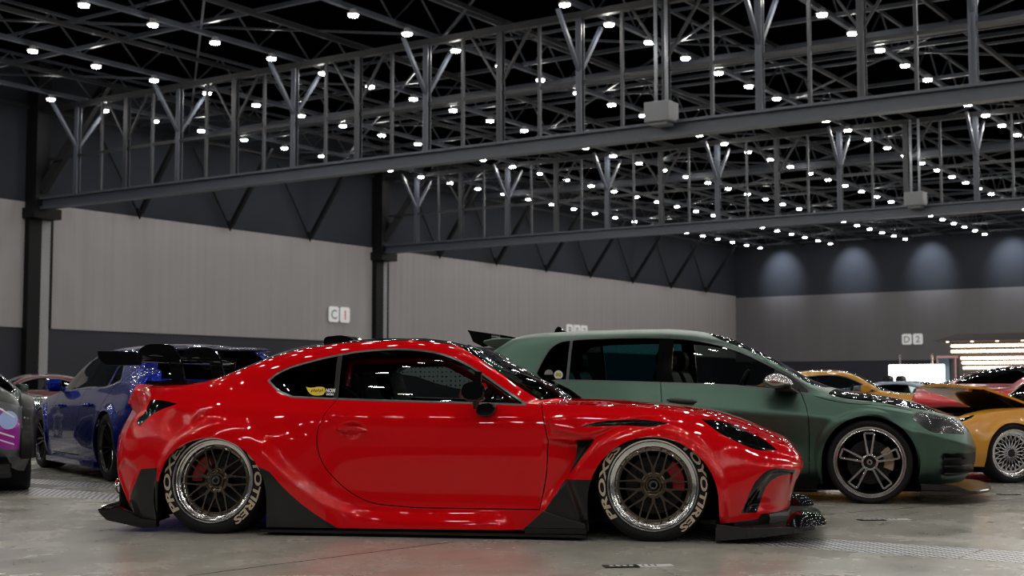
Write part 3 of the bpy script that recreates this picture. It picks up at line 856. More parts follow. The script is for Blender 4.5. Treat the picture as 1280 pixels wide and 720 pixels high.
    for s in (-1, 1):
        mb = MB(); vs = []; fs = []; nu, nv = 14, 9
        for i in range(nv + 1):
            ph = -PI / 2 + PI * i / nv
            for k in range(nu):
                a = 2 * PI * k / nu; f = 1 + .05 * (k % 2)
                vs.append((-.545 + .062 * math.cos(ph) * math.cos(a) * f - .02 * math.sin(ph), s * (.735 + .045 * math.cos(ph) * math.sin(a) * f), .765 + .085 * math.sin(ph)))
        for i in range(nv):
            for k in range(nu): fs.append([i * nu + k, i * nu + (k + 1) % nu, (i + 1) * nu + (k + 1) % nu, (i + 1) * nu + k])
        mb.add(vs, fs); mb.build('tail_lamp', mat('tail_lamp_red', (.50, .015, .02), .15, coat=1.0), root)
    # duckbill deck trim
    mb = MB()
    mb.prism([(-.62, -.5), (-.655, 0), (-.62, .5), (-.45, .62), (-.30, .60), (-.28, 0), (-.30, -.60), (-.45, -.62)], .878, .905, 'z'); mb.build('deck_spoiler', M_BLACK, root, bevel=.008)
    # roof scoop
    mb = MB()
    a = S([(.43, 1.135), (.445, 1.185), (.50, 1.197), (.58, 1.197), (.63, 1.175), (.655, 1.155)], (0, 5), 4, False) + [(.62, 1.14)]
    mb.prism(a, -.14, .14, 'y'); mb.build('roof_scoop', M_BLACK, root, bevel=.006)
    # mirrors
    for s in (-1, 1):
        mb = MB()
        mb.prism(S([(1.525, .80), (1.53, .875), (1.56, .892), (1.635, .89), (1.655, .86), (1.65, .80)], (), 3), s * .86, s * 1.00, 'y')
        o = mb.build('door_mirror', M_BLACK, root, bevel=.012)
        mb = MB(); mb.bar((1.585, s * .90, .81), (1.585, s * .86, .745), .035, .03); mb.bar((1.60, s * .87, .75), (1.64, s * .80, .73), .04, .03)
        mb.build('mirror_stalk', M_BLACK, o, bevel=.004); mb = MB()
        mb.prism(S([(1.585, .715), (1.60, .757), (1.68, .765), (1.70, .745), (1.685, .708)], (), 3), s * .80, s * .89, 'y')
        mb.build('mirror_base', M_BLACK, o, bevel=.006); mb = MB(); mb.bar((1.60, s * .9, .88), (1.605, s * .9, .955), .02, .04)
        mb.build('mirror_fin', M_BLACK, o, bevel=.004)
        # door handle
        mb = MB(); mb.tube([(.745, s * .853, .618), (.765, s * .872, .622), (.83, s * .876, .622), (.90, s * .874, .617), (.925, s * .852, .61)], .014, 10, radii=[.008, .015, .014, .014, .008])
        dr = sorted(out['door'], key=lambda o_: o_.data.vertices[0].co.y * s)[-1]
        mb.build('door_handle', RED, dr)
    # stickers on the near quarter window
    q = out['quarter_window'][0]
    def onwin(x, z):   # lateral position of the glass
        k = (z - .80) / .26
        return -(.768 - .125 * max(0, k)) - .006
    mb = MB()
    P = S([(.515, .868), (.545, .862), (.60, .868), (.635, .860), (.640, .842), (.632, .822), (.60, .815), (.56, .82), (.535, .838)], (0,), 3)
    mb.add([(x, onwin(x, z), z) for x, z in P], [list(range(len(P)))])
    mb.build('window_sticker', mat('yellow_sticker', (.75, .55, .02), .4), q, fix=False)
    mb = MB()
    for i in range(6):
        x = .552 + .013 * i; z = .842 + (.004 if i % 2 else 0)
        mb.add([(a, onwin(a, b) - .002, b) for a, b in ((x, z - .008), (x + .008, z - .006), (x + .009, z + .009), (x + .002, z + .006))], [[0, 1, 2, 3]])
    mb.build('sticker_scribble', mat('sticker_ink', (.12, .05, .01), .5), q, fix=False)
    mb = MB()
    vs, fs = text_mesh('NOM', .030, .0016, spacing=1.05)
    mb.add([(.648 + x * .80 - .004, onwin(0, .833 + z) , .835 + z) for x, z, _ in vs], fs)
    vs, fs = text_mesh('WON', .018, .001)
    mb.add([(.648 + x * 1.0, onwin(0, .816 + z), .816 + z) for x, z, _ in vs], fs)
    mb.build('window_lettering', mat('white_sticker', (.7, .7, .7), .5), q, fix=False)
    # perforated film on the far door glass
    fw = [o for o in out['side_window'] if o.data.vertices[0].co.y > 0][0]
    m = bpy.data.materials.new('perforated_film'); m.use_nodes = True; nt = m.node_tree; b = nt.nodes['Principled BSDF']; b.inputs['Roughness'].default_value = .5
    b.inputs['Base Color'].default_value = (.20, .24, .25, 1)
    tc = nt.nodes.new('ShaderNodeTexCoord'); vo = nt.nodes.new('ShaderNodeTexVoronoi'); vo.inputs['Scale'].default_value = 32; vo.inputs['Randomness'].default_value = .15
    nt.links.new(tc.outputs['Object'], vo.inputs['Vector'])
    cr = nt.nodes.new('ShaderNodeMapRange'); cr.inputs['From Min'].default_value = .20; cr.inputs['From Max'].default_value = .26
    nt.links.new(vo.outputs['Distance'], cr.inputs['Value']); mx = nt.nodes.new('ShaderNodeMix'); mx.data_type = 'RGBA'
    mx.inputs[6].default_value = (.12, .14, .15, 1); mx.inputs[7].default_value = (.85, .95, 1.0, 1)
    nt.links.new(cr.outputs[0], mx.inputs[0]); nt.links.new(mx.outputs[2], b.inputs['Base Color'])
    tl = nt.nodes.new('ShaderNodeBsdfTranslucent'); ms = nt.nodes.new('ShaderNodeMixShader'); ms.inputs[0].default_value = .75; nt.links.new(mx.outputs[2], tl.inputs[0])
    nt.links.new(b.outputs[0], ms.inputs[1]); nt.links.new(tl.outputs[0], ms.inputs[2]); nt.links.new(ms.outputs[0], nt.nodes['Material Output'].inputs[0])
    mb = MB(); P = S([(.76, .965), (.85, 1.01), (1.02, 1.03), (1.20, .995), (1.33, .925), (1.33, .885), (1.05, .885), (.88, .94)], (), 3)
    mb.add([(x, .60, z) for x, z in P], [list(range(len(P)))]); mb.build('window_net', m, fw)
    interior(root, .0)
    return root

def interior(root, dx, seats=((.95, -.36), (.95, .36)), cage=True, zs=.0, wheel_side=1):
    mb = MB()
    mb.box((.35, -.70, .14), (2.0, .70, .30)); mb.box((-.1, -.66, .3), (.6, .66, .62))
    for s in (-1, 1): mb.box((.6, s * .70 - .03, .25), (1.95, s * .70 + .03, .735))
    mb.build('cabin_tub', M_DARK, root, bevel=.02)
    mb = MB(); mb.prism([(1.62, .68), (1.58, .74), (1.68, .775), (1.95, .765), (2.05, .70), (1.95, .45), (1.7, .45)], -.68, .68, 'y'); mb.build('dashboard', M_PLASTIC, root, bevel=.02)
    for i, (x, y) in enumerate(seats):
        mb = MB()
        mb.prism(S([(x + .45, .40), (x + .42, .45), (x + .1, .40), (x + .02, .42), (x - .13, .86), (x - .17, .95), (x - .24, .96), (x - .25, .88), (x - .12, .34), (x + .4, .30)], (), 4), y - .20, y + .20, 'y')
        for s in (-1, 1):
            mb.prism(S([(x - .28, .90), (x - .12, .80), (x - .02, .52), (x + .4, .50), (x + .45, .36), (x - .1, .33)], (), 3), y + s * .24 - .04, y + s * .24 + .04, 'y')
        mb.prism(S([(x - .17, .90), (x - .17, .99), (x - .23, 1.0), (x - .27, .99), (x - .25, .88)], (), 3), y - .11, y + .11, 'y')
        mb.build('seat', M_PLASTIC, root, bevel=.03)
    mb = MB()
    c = Vector((1.42, .36 * wheel_side, .72)); ax = Vector((-.92, 0, .38)).normalized(); u = Vector((0, 1, 0)); v = ax.cross(u)
    mb.tube([c + u * math.cos(t) * .17 + v * math.sin(t) * .17 for t in np.linspace(0, 2 * PI, 25)], .014, 8, cap=False)
    for t in (0, 2.1, 4.2): mb.bar(c, c + u * math.cos(t) * .17 + v * math.sin(t) * .17, .03, .012)
    mb.bar(c, c - ax * .3, .04)
    mb.build('steering_wheel', M_PLASTIC, root)
    if cage:
        mb = MB()
        for s in (-1, 1):
            mb.tube([(.72, s * .60, .3), (.72, s * .60, .80), (.74, s * .545, 1.02), (.76, s * .44, 1.09), (.76, 0, 1.11)], .021, 8)
            mb.tube([(.74, s * .545, 1.02), (1.30, s * .54, 1.03), (1.62, s * .59, .87), (1.85, s * .62, .70), (1.85, s * .62, .3)], .021, 8)
            mb.tube([(.74, s * .50, 1.04), (.30, s * .48, .85), (-.05, s * .45, .60)], .021, 8)
            mb.tube([(.72, s * .60, .72), (1.85, s * .62, .40)], .019, 8)
        mb.tube([(.72, -.60, .78), (.72, .60, .78)], .02, 8)
        mb.tube([(.72, -.55, .95), (-.05, .45, .60)], .019, 8)
        mb.build('roll_cage', M_REDIN, root)
# ------------------------------------------------------------------ exhibition hall; u runs along the trusses, t down the hall
HRZ = -R(33.9)
def hw(u, t, z=0.0):
    c, s = math.cos(HRZ), math.sin(HRZ)
    return Vector((u * c - t * s, u * s + t * c, z))
U0, U1, T0, T1, ZC = -50.0, 46.0, -34.0, 109.4, 15.0

M_STEEL = mat('grey_painted_steel', (0.052, 0.060, 0.080), 0.4, 0.0)
M_STEELD = mat('dark_steel', (0.010, 0.010, 0.013), 0.5)
M_STEELM = mat('mid_grey_steel', (0.028, 0.031, 0.040), 0.45)
M_UPPER = mat('dark_blue_grey_wall', (0.021, 0.024, 0.032), 0.85, spec=.2, noise=.12, nscale=.25)
M_PANEL = mat('pale_ribbed_wall', (0.275, 0.262, 0.268), 0.7, noise=.05, nscale=3, stretch=(1.0, 1.0, .02))
M_PANELF = mat('far_grey_wall', (0.105, 0.10, 0.11), 0.55, noise=.08, nscale=.8, stretch=(1.0, 1.0, .05))
M_BASE = mat('navy_dado_wall', (0.013, 0.013, 0.024), 0.7, noise=.2, nscale=.4)
M_CEIL = mat('black_ceiling', (0.0006, 0.0006, 0.0008), 0.95, spec=.0)
M_COLUMN = mat('black_column', (0.004, 0.004, 0.005), 0.6, spec=.2)

def add_ribs(m):
    nt = m.node_tree; b = nt.nodes['Principled BSDF']
    tc = nt.nodes.new('ShaderNodeTexCoord'); w = nt.nodes.new('ShaderNodeTexWave'); w.bands_direction = 'DIAGONAL'
    sx = nt.nodes.new('ShaderNodeMapping'); sx.inputs['Scale'].default_value = (1, 1, 0)
    nt.links.new(tc.outputs['Object'], sx.inputs[0]); nt.links.new(sx.outputs[0], w.inputs[0])
    w.inputs['Scale'].default_value = 1.1
    bp = nt.nodes.new('ShaderNodeBump'); bp.inputs['Strength'].default_value = .35; bp.inputs['Distance'].default_value = .05
    nt.links.new(w.outputs['Fac'], bp.inputs['Height']); nt.links.new(bp.outputs[0], b.inputs['Normal'])
add_ribs(M_PANEL)

def floor_mat():
    m = bpy.data.materials.new('polished_concrete'); m.use_nodes = True
    nt = m.node_tree; b = nt.nodes['Principled BSDF']; L = nt.links.new; N = nt.nodes.new
    tc = N('ShaderNodeTexCoord')
    def noise(scale, detail=5, rough=.55, stretch=None, dist=0):
        n = N('ShaderNodeTexNoise'); n.inputs['Scale'].default_value = scale; n.inputs['Detail'].default_value = detail
        n.inputs['Roughness'].default_value = rough; n.inputs['Distortion'].default_value = dist
        if stretch:
            mp = N('ShaderNodeMapping'); mp.inputs['Scale'].default_value = stretch; L(tc.outputs['Object'], mp.inputs[0]); L(mp.outputs[0], n.inputs[0])
        else: L(tc.outputs['Object'], n.inputs[0])
        return n.outputs['Fac']
    def rng(x, a, b_, c, d):
        r = N('ShaderNodeMapRange'); r.inputs[1].default_value = a; r.inputs[2].default_value = b_; r.inputs[3].default_value = c; r.inputs[4].default_value = d
        L(x, r.inputs[0]); return r.outputs[0]
    def mul(a, b_):
        k = N('ShaderNodeMath'); k.operation = 'MULTIPLY'; L(a, k.inputs[0]); L(b_, k.inputs[1]); return k.outputs[0]
    a = rng(noise(.5, 6), .3, .7, .86, 1.12)
    c = rng(noise(5, 6, .65, (1, .5, 1), .6), .35, .7, .86, 1.08)
    d = rng(noise(1.7, 4, .6, None, 1.2), .60, .72, 1.0, .80)
    sp = rng(noise(38, 2), .30, .36, .82, 1.0)
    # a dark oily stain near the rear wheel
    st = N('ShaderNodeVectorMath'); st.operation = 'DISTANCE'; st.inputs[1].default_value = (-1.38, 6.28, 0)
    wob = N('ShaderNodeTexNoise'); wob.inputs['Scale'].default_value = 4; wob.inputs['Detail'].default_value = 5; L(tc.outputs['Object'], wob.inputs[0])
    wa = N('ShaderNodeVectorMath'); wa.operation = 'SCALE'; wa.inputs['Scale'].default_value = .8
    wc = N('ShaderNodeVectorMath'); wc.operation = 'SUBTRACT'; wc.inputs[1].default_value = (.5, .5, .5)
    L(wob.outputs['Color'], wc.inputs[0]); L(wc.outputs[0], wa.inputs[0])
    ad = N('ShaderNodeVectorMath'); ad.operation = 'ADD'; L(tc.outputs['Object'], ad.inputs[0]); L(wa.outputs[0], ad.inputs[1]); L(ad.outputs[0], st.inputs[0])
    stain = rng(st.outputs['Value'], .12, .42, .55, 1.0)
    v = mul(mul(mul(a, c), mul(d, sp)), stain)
    sc = N('ShaderNodeVectorMath'); sc.operation = 'SCALE'; sc.inputs[0].default_value = (.375, .366, .318); L(v, sc.inputs['Scale'])
    L(sc.outputs[0], b.inputs['Base Color'])
    L(rng(noise(2.2, 5, .6), .3, .7, .16, .34), b.inputs['Roughness'])
    bp = N('ShaderNodeBump'); bp.inputs['Strength'].default_value = .05; bp.inputs['Distance'].default_value = .004
    L(noise(9, 4), bp.inputs['Height']); L(bp.outputs[0], b.inputs['Normal'])
    b.inputs['Specular IOR Level'].default_value = .5
    return m

def structure(name, mb, mats, **k):
    o = mb.build(name, mats, None, rot=(0, 0, HRZ), **k); o['kind'] = 'structure'; return o

def hall():
    mb = MB(); c = [(-75, -35), (75, -35), (110, 110), (-75, 110)]
    mb.box((U0 - 1, T0 - 1, -.2), (U1 + 1, T1 + 1, 0)); structure('floor', mb, floor_mat())
    mb = MB(); mb.box((U0 - 1, T0 - 1, ZC), (U1 + 1, T1 + 1, ZC + .3)); structure('ceiling', mb, M_CEIL)
    def wall(name, a, b, d, base, lo, hi, panel):
        # a,b two ends (u,t), d outward offset
        mb = MB()
        def seg(z0, z1, mi, pr):
            x0, x1 = sorted((a[0], b[0])); y0, y1 = sorted((a[1], b[1]))
            p0 = [x0, y0, z0]; p1 = [x1, y1, z1]
            for i in (0, 1):
                if d[i] > 0: p0[i] -= pr; p1[i] += .5
                if d[i] < 0: p0[i] -= .5; p1[i] += pr
            mb.box(p0, p1, mi)
        seg(0, 3.45 if lo is None else lo, 0, 0.0); seg(3.45 if lo is None else lo, hi, 1, .06); seg(hi, ZC, 2, 0.0)
        structure(name, mb, [base, panel, M_UPPER])
    wall('wall_left', (U0, T0), (U0, T1), (-1, 0), M_BASE, None, 8.88, M_PANEL)
    wall('wall_far', (U0, T1), (U1, T1), (0, 1), M_BASE, 3.1, 8.70, M_PANELF)
    wall('wall_right', (U1, T0), (U1, T1), (1, 0), M_BASE, None, 8.88, M_PANELF)
    wall('wall_back', (U0, T0), (U1, T0), (0, -1), M_BASE, None, 8.88, M_PANELF)
    # columns with their brackets and the wall joint next to them
    for i, t in enumerate((14.0, 37.0, 60.3, 83.6)):
        if t in (14.0, 83.6): continue
        mb = MB()
        mb.box((-49.95, t - .34, 0), (-49.62, t + .30, 8.55)); mb.box((-49.95, t - .5, 8.15), (-49.1, t + .9, 8.6)); mb.box((-49.9, t - .38, 8.6), (-49.2, t + .3, ZC))
        mb.box((-49.96, t + .95, 3.45), (-49.86, t + 1.08, 8.3)); mb.box((-49.97, t + .32, 0), (-49.88, t + .95, 8.3), 1)
        # heavy corner braces up to the roof
        mb.bar((-49.3, t, 9.3), (-46.6, t + 1.2, ZC - 1), .35); mb.bar((-49.3, t, 9.3), (-47.9, t + 2.4, ZC - 1), .22)
        o = structure('column', mb, [M_COLUMN, mat('column_side_grey', (.26, .26, .27), .6)])
        tag(o, ('black steel column against the pale wall at the left edge' if i == 1 else 'black steel column against the pale wall behind the red coupe'), 'column')
    # knee braces on the left wall
    k = 0
    for t in [19.0, 25.0, 31.0, 42.7, 48.5, 54.4, 66.0, 72.1, 78.1, 84.0, 90.3, 96.6, 102.9]:
        mb = MB()
        mb.bar((-49.6, t, 9.0), (-46.9, t, 12.7), .20); mb.lathe([(0, .02), (.35, .18), (.5, .18)], 10, axis='z')
        for j in range(len(mb.v) - 30, len(mb.v)):
            x, y, z = mb.v[j]; mb.v[j] = (x - 49.65, y + t, z + 8.72)
        mb.bar((-49.8, t, 9.1), (-49.8, t - 2.4, 12.6), .07)
        o = structure('wall_brace', mb, [M_COLUMN]); tag(o, 'slanted black brace from the top of the pale left wall to the roof', 'brace', 'knee braces along the left wall')
    # trusses
    def truss(t, label):
        root = empty('roof_truss', hw(0, t, 0), HRZ, label, 'truss')
        z0, z1 = 8.52, 12.85; ue = U1 - 1
        mb = MB(); mb.box((-49.2, -.20, z0), (ue, .20, z0 + .10)); mb.box((-49.2, -.03, z0 + .1), (ue, .03, z0 + .42)); mb.box((-49.2, -.2, z0 + .42), (ue, .2, z0 + .50)); mb.build('bottom_chord', M_STEEL, root)
        mb = MB(); mb.box((-49.2, -.12, z1 - .12), (ue, .12, z1 + .1)); mb.build('top_chord', M_STEELD, root)
        n = int((ue + 47) / 3.097)
        for i in range(n + 1):
            u = -47.0 + 3.097 * i
            mb = MB(); w = .22
            mb.box((u - w / 2, -.10, z0 + .4), (u + w / 2, -.07, z1)); mb.box((u - w / 2, .07, z0 + .4), (u + w / 2, .10, z1)); mb.box((u - .02, -.10, z0 + .4), (u + .02, .10, z1))
            mb.build('vertical', M_STEEL if i % 2 == 0 else M_STEELM, root)  # brighter steel on lamp-row verticals paints in the lamp light
            if i < n:
                mb = MB(); mb.box((u + 1.548 - .05, -.05, z0 + .4), (u + 1.548 + .05, .05, z1)); mb.build('thin_vertical', M_STEELM, root)
            mb = MB()
            if i % 2 == 0:
                for s in (-1, 1): mb.bar((u, 0, 10.95), (u, s * 1.35, z1 - .1), .12)
            else:
                for s in (-1, 1): mb.bar((u, 0, 10.95), (u + s * 1.2, 0, z1 - .1), .08)
            mb.build('strut', M_STEEL if i % 2 == 0 else M_STEELD, root)  # struts beside the lamps get a lit tone, the others a shaded one
        mb = MB(); mb.box((-49, -.03, 10.6), (ue, .03, 10.72)); mb.build('tie_rail', M_STEELD, root)
    truss(37.0, 'long grey steel roof truss spanning above the red coupe, the nearer one')
    truss(60.3, 'long grey steel roof truss farther back, its bottom beam above the green hatchback')

    # hoist boxes hanging on poles at the trusses
    for (u, t, lab) in ((-19.1, 36.6, 'grey box on two pale hanging poles at the nearer truss'), (-18.6, 59.9, 'grey box on two pale hanging poles at the farther truss')):
        root = empty('hanging_box', hw(u, t, 8.93), HRZ, lab, 'equipment box')
        mb = MB(); mb.box((-.42, -.35, 0), (.42, .35, .62)); mb.box((-.30, -.25, -.1), (.30, .25, 0)); mb.build('box_housing', mat('grey_box', (.16, .165, .18), .5), root, bevel=.03)
        for x in (-.18, .18):
            mb = MB(); mb.tube([(x, 0, .6), (x, 0, 3.9)], .055, 8); mb.build('pole', mat('pale_pole', (.45, .48, .54), .3, .3), root)
    # roof grid
    g1 = 'roof beams running down the hall'; g2 = 'roof purlins running across the hall'; g3 = 'diagonal roof braces'
    zt = 12.95
    nodes = [-49.8 + 3.097 * i for i in range(int((U1 + 49.8) / 3.097) + 1)]
    for i, u in enumerate(nodes):
        if u > 12: continue
        mb = MB(); w = .16 if i % 2 else .09
        mb.box((u + .3 - .3 - w / 2, 8, zt - .02), (u - w / 2 + w, T1, zt + .14))
        if i % 2:
            mb.box((u - .05, 8, zt + 1.3), (u + .05, T1, zt + 1.4))
            t = 10.0
            while t < T1 - 2:
                mb.bar((u, t, zt + .1), (u, t + 1.37, zt + 1.35), .05); mb.bar((u, t + 1.37, zt + 1.35), (u, t + 2.75, zt + .1), .05); t += 2.75
        o = mb.build('roof_beam', M_STEEL if i % 2 else M_STEELD, None, rot=(0, 0, HRZ)); tag(o, 'straight steel roof beam running towards the far wall above the lamps', 'roof beam', g1, 'structure')  # lamp-row beams coloured lighter as lit by their lamps
    t = 37 - 5.5 * 4; j = 0
    while t < T1:
        if min(abs(t - q) for q in (37.0, 60.3)) > 1:
            mb = MB(); mb.box((-49.5, t - .06, zt + .1), (20, t + .06, zt + .24))
            if j % 2: mb.box((-49.5, t - .04, zt + 1.2), (20, t + .04, zt + 1.3))
            o = mb.build('roof_purlin', M_STEEL, None, rot=(0, 0, HRZ)); tag(o, 'slim steel purlin running across the dark ceiling', 'roof beam', g2, 'structure')
        t += 5.5 if not 55 < t < 60 else 5.5; j += 1
    for tt in (45.2, 69.5, 93):
        mb = MB(); mb.box((-49.5, tt - .35, zt - .25), (20, tt - .25, zt + .05)); mb.box((-49.5, tt + .25, zt - .25), (20, tt + .35, zt + .05)); mb.box((-49.5, tt - .3, zt - .22), (20, tt + .3, zt - .18))
        o = mb.build('catwalk', M_STEEL, None, rot=(0, 0, HRZ)); tag(o, 'double-railed steel catwalk crossing under the dark ceiling', 'catwalk', 'ceiling catwalks', 'structure')
    # horizontal diagonals, cell 6.194 x 5.5
    for sgn in (1, -1):
        for k in range(-9, 24):
            # line u = ua + sgn*6.194*(t-10)/5.5
            ua = -46.7 + 12.388 * (k - 4)
            pts = []
            for t in np.arange(10, T1, .5):
                u = ua + sgn * 6.194 * (t - 10) / 5.5
                if -49.5 < u < 14: pts.append((u, t))
            if len(pts) < 6: continue
            mb = MB(); mb.bar((pts[0][0], pts[0][1], zt + .18 + .04 * sgn), (pts[-1][0], pts[-1][1], zt + .18 + .04 * sgn), .07)
            o = mb.build('roof_brace', M_STEEL, None, rot=(0, 0, HRZ)); tag(o, 'thin diagonal steel brace across the dark ceiling', 'brace', g3, 'structure')
    # lamps
    M_LAMP = mat('lamp_light', (1, 1, 1), .5, emit=(1.0, .965, .91), estr=LAMP)
    M_HOUS = mat('lamp_housing', (.35, .35, .36), .4, .3)
    def lamp_mesh():
        mb = MB(); mb.lathe([(0.00, .0), (0.0, .15), (.05, .165)], 12, 0, axis='z', smooth=False); mb.lathe([(.05, .165), (.10, .20), (.12, .12), (.24, .10), (.24, 0)], 12, 1, axis='z', smooth=False)
        return mb
    cam = Vector((0, 0, CAMH))
    def px(p):
        d = p - cam; c, s = math.cos(PITCH), math.sin(PITCH)
        dep = d.y * c + d.z * s
        if dep < .5: return None
        return (640 + FPX * d.x / dep, 360 - FPX * (-d.y * s + d.z * c) / dep)
    first = None; rest = MB(); cnt = 0
    lab = 'small round white ceiling lamp in the straight rows under the black roof'
    for i in range(15):
        u = -46.4 + 6.185 * i
        for j in range(-20, 31):
            t = 26.9 + 2.75 * j
            if t > T1 - 2 or t < T0 + 2: continue
            p = hw(u, t, 12.62); q = px(p)
            if q and -8 < q[0] < 1288 and -8 < q[1] < 728:
                if first is None:
                    first = lamp_mesh().build('ceiling_lamp', [M_LAMP, M_HOUS]); o = first
                else:
                    o = first.copy(); COL.objects.link(o)
                o.location = p; tag(o, lab, 'ceiling lamp', 'ceiling lamps'); cnt += 1
            elif (i + j) % 1 == 0:
                a = len(rest.v); l = MB(); l.lathe([(0, .0), (0, .15), (.05, .165), (.12, .12), (.12, 0)], 6, axis='z', smooth=False, mis=[0, 0, 1, 1])
                rest.add([(x + p.x, y + p.y, z + p.z) for x, y, z in l.v], l.f)
                for k in range(len(l.m)): rest.m[-len(l.m) + k] = l.m[k]
    print('LAMPS in view', cnt)
    o = rest.build('ceiling_lamps', [M_LAMP, M_HOUS], fix=False); tag(o, 'round white ceiling lamps over the rest of the hall, mirrored in the car paint', 'ceiling lamp', None, 'stuff')
    # wall washers on the far wall
    wl = None
    for i, x in enumerate((963, 1054, 1153, 1257)):
        tt = T1 - 2.8
        a = (x - 640) / FPX
        # position along the far wall
        c, s = math.cos(-HRZ), math.sin(-HRZ)
        # ray x = a*y ; t = x*sin + y*cos
        y = tt / (a * s + c); xx = a * y; u = xx * c - y * s
        mb = MB(); mb.lathe([(0, .12), (.35, .16), (.4, 0)], 12, axis='z')
        root = mb.build('wall_spotlight', M_STEELD) if wl is None else wl.copy()
        if wl is None: wl = root
        else: COL.objects.link(root)
        root.location = hw(u, tt, 13.2); tag(root, 'ceiling spotlight washing the dark far wall with a pool of light', 'spotlight', 'spotlights above the far wall')
        ld = bpy.data.lights.new('spot', 'SPOT'); ld.energy = 3000; ld.spot_size = R(66); ld.spot_blend = 1.0; ld.color = (.85, .93, 1); ld.shadow_soft_size = .1
        lo = bpy.data.objects.new('spot_beam', ld); COL.objects.link(lo); lo.location = hw(u, tt, 13.15)
        tgt = hw(u, T1 + .2, 10.6); d = tgt - lo.location; lo.rotation_euler = d.to_track_quat('-Z', 'Y').to_euler()
    # area signs on the walls
    M_SIGN = mat('white_sign', (.8, .8, .8), .5, emit=(.85, .88, 1), estr=.12); M_SIGNT = mat('sign_grey_letter', (.22, .23, .26), .6)
    M_SIGNR = mat('sign_red', (.6, .05, .03), .6)
    def sign(loc, rz, chars, w, h, label, gap=.13, letterm=None):
        root = empty('area_sign', loc, rz, label, 'sign')
        for i, ch in enumerate(chars):
            x0 = i * (w + gap)
            mb = MB(); mb.prism(S([(x0 + w * .12, 0), (x0 + w * .88, 0), (x0 + w, h * .1), (x0 + w, h * .9), (x0 + w * .88, h), (x0 + w * .12, h), (x0, h * .9), (x0, h * .1)], tuple(range(8)), 1), -.06, 0, 'y')
            pn = mb.build('sign_panel', M_SIGN, root)
            vs, fs = text_mesh(ch, h * .85, .01 * h, align='CENTER')
            mb = MB(); mb.add([(x0 + w / 2 + x, -.07, h * .2 + z) for x, z, _ in vs], fs)
            mb.build('sign_letter', (letterm or {}).get(ch, M_SIGNT), pn, fix=False)
    lw = HRZ + PI / 2
    sign(hw(-49.88, 56.18, 4.48), lw, 'C1', .80, .86, 'white two-square hall sign reading C 1 on the pale left wall', letterm={'1': M_SIGNR})
    sign(hw(-49.88, 81.0, 4.46), lw, 'B02', .86, .86, 'white hall sign on the left wall, half hidden by the green hatchback roof')
    sign(hw(-35.28, T1 - .12, 4.36), HRZ, 'D2', .78, .87, 'white two-square hall sign reading D 2 on the far wall', gap=.12)
    # drain grates let into the floor
    mg = bpy.data.materials.new('perforated_grate'); mg.use_nodes = True; nt = mg.node_tree; b = nt.nodes['Principled BSDF']; b.inputs['Metallic'].default_value = .6; b.inputs['Roughness'].default_value = .35
    tc = nt.nodes.new('ShaderNodeTexCoord'); mp = nt.nodes.new('ShaderNodeMapping'); mp.inputs['Rotation'].default_value = (0, 0, R(45)); mp.inputs['Scale'].default_value = (22, 22, 22)
    ck = nt.nodes.new('ShaderNodeTexVoronoi'); ck.inputs['Scale'].default_value = 1; ck.inputs['Randomness'].default_value = 0
    nt.links.new(tc.outputs['Object'], mp.inputs[0]); nt.links.new(mp.outputs[0], ck.inputs[0])
    r = nt.nodes.new('ShaderNodeMapRange'); r.inputs[1].default_value = .36; r.inputs[2].default_value = .42; nt.links.new(ck.outputs['Distance'], r.inputs[0])
    mx = nt.nodes.new('ShaderNodeMix'); mx.data_type = 'RGBA'; mx.inputs[6].default_value = (.85, .87, .88, 1); mx.inputs[7].default_value = (.07, .07, .07, 1)
    nt.links.new(r.outputs[0], mx.inputs[0]); nt.links.new(mx.outputs[2], b.inputs['Base Color'])
    for (n0, n1, uu, tt, w, lab, grp) in GRATES:
        fst = None
        for k in range(n0, n1):
            mb = MB(); mb.box((0, -w / 2, -.003), (.985, w / 2, .0008))
            if fst is None: fst = mb.build('drain_grate', mg); o = fst
            else: o = fst.copy(); COL.objects.link(o)
            o.location = hw(uu + k, tt, 0); o.rotation_euler = (0, 0, HRZ); tag(o, lab, 'floor grate', grp)
    # saw cuts in the slab
    for n, (p, q) in enumerate((((-1.80, 5.95), (-.32, 7.72)), ((2.05, 9.3), (7.5, 13.2)), ((-5.5, 7.2), (-1.5, 5.6)))):
        a = Vector((*p, .0005)); b_ = Vector((*q, .0005)); mb = MB(); mb.bar(a, b_, .007, .001); o = mb.build('trim_%d' % (n + 1), M_PLASTIC); o['kind'] = 'structure'

GRATES = [(-13, 3, 0, 7.27, .50, 'perforated steel grate panel in the floor channel beside the red coupe', 'grates beside the red coupe'),
          (-13, -9, .1, 8.05, .40, 'perforated steel grate panel in the short channel behind the blue car', 'grates near the blue car'),
          (-5, 1, .4, 12.75, .40, 'perforated steel grate panel on the floor in front of the yellow car', 'grates near the yellow car')]
# ------------------------------------------------------------------ a generic car from a few profile lines
def lerp_pts(pts, x):
    return float(pchip([p[0] for p in pts], [p[1] for p in pts])(x)) if len(pts) > 1 else pts[0][1]

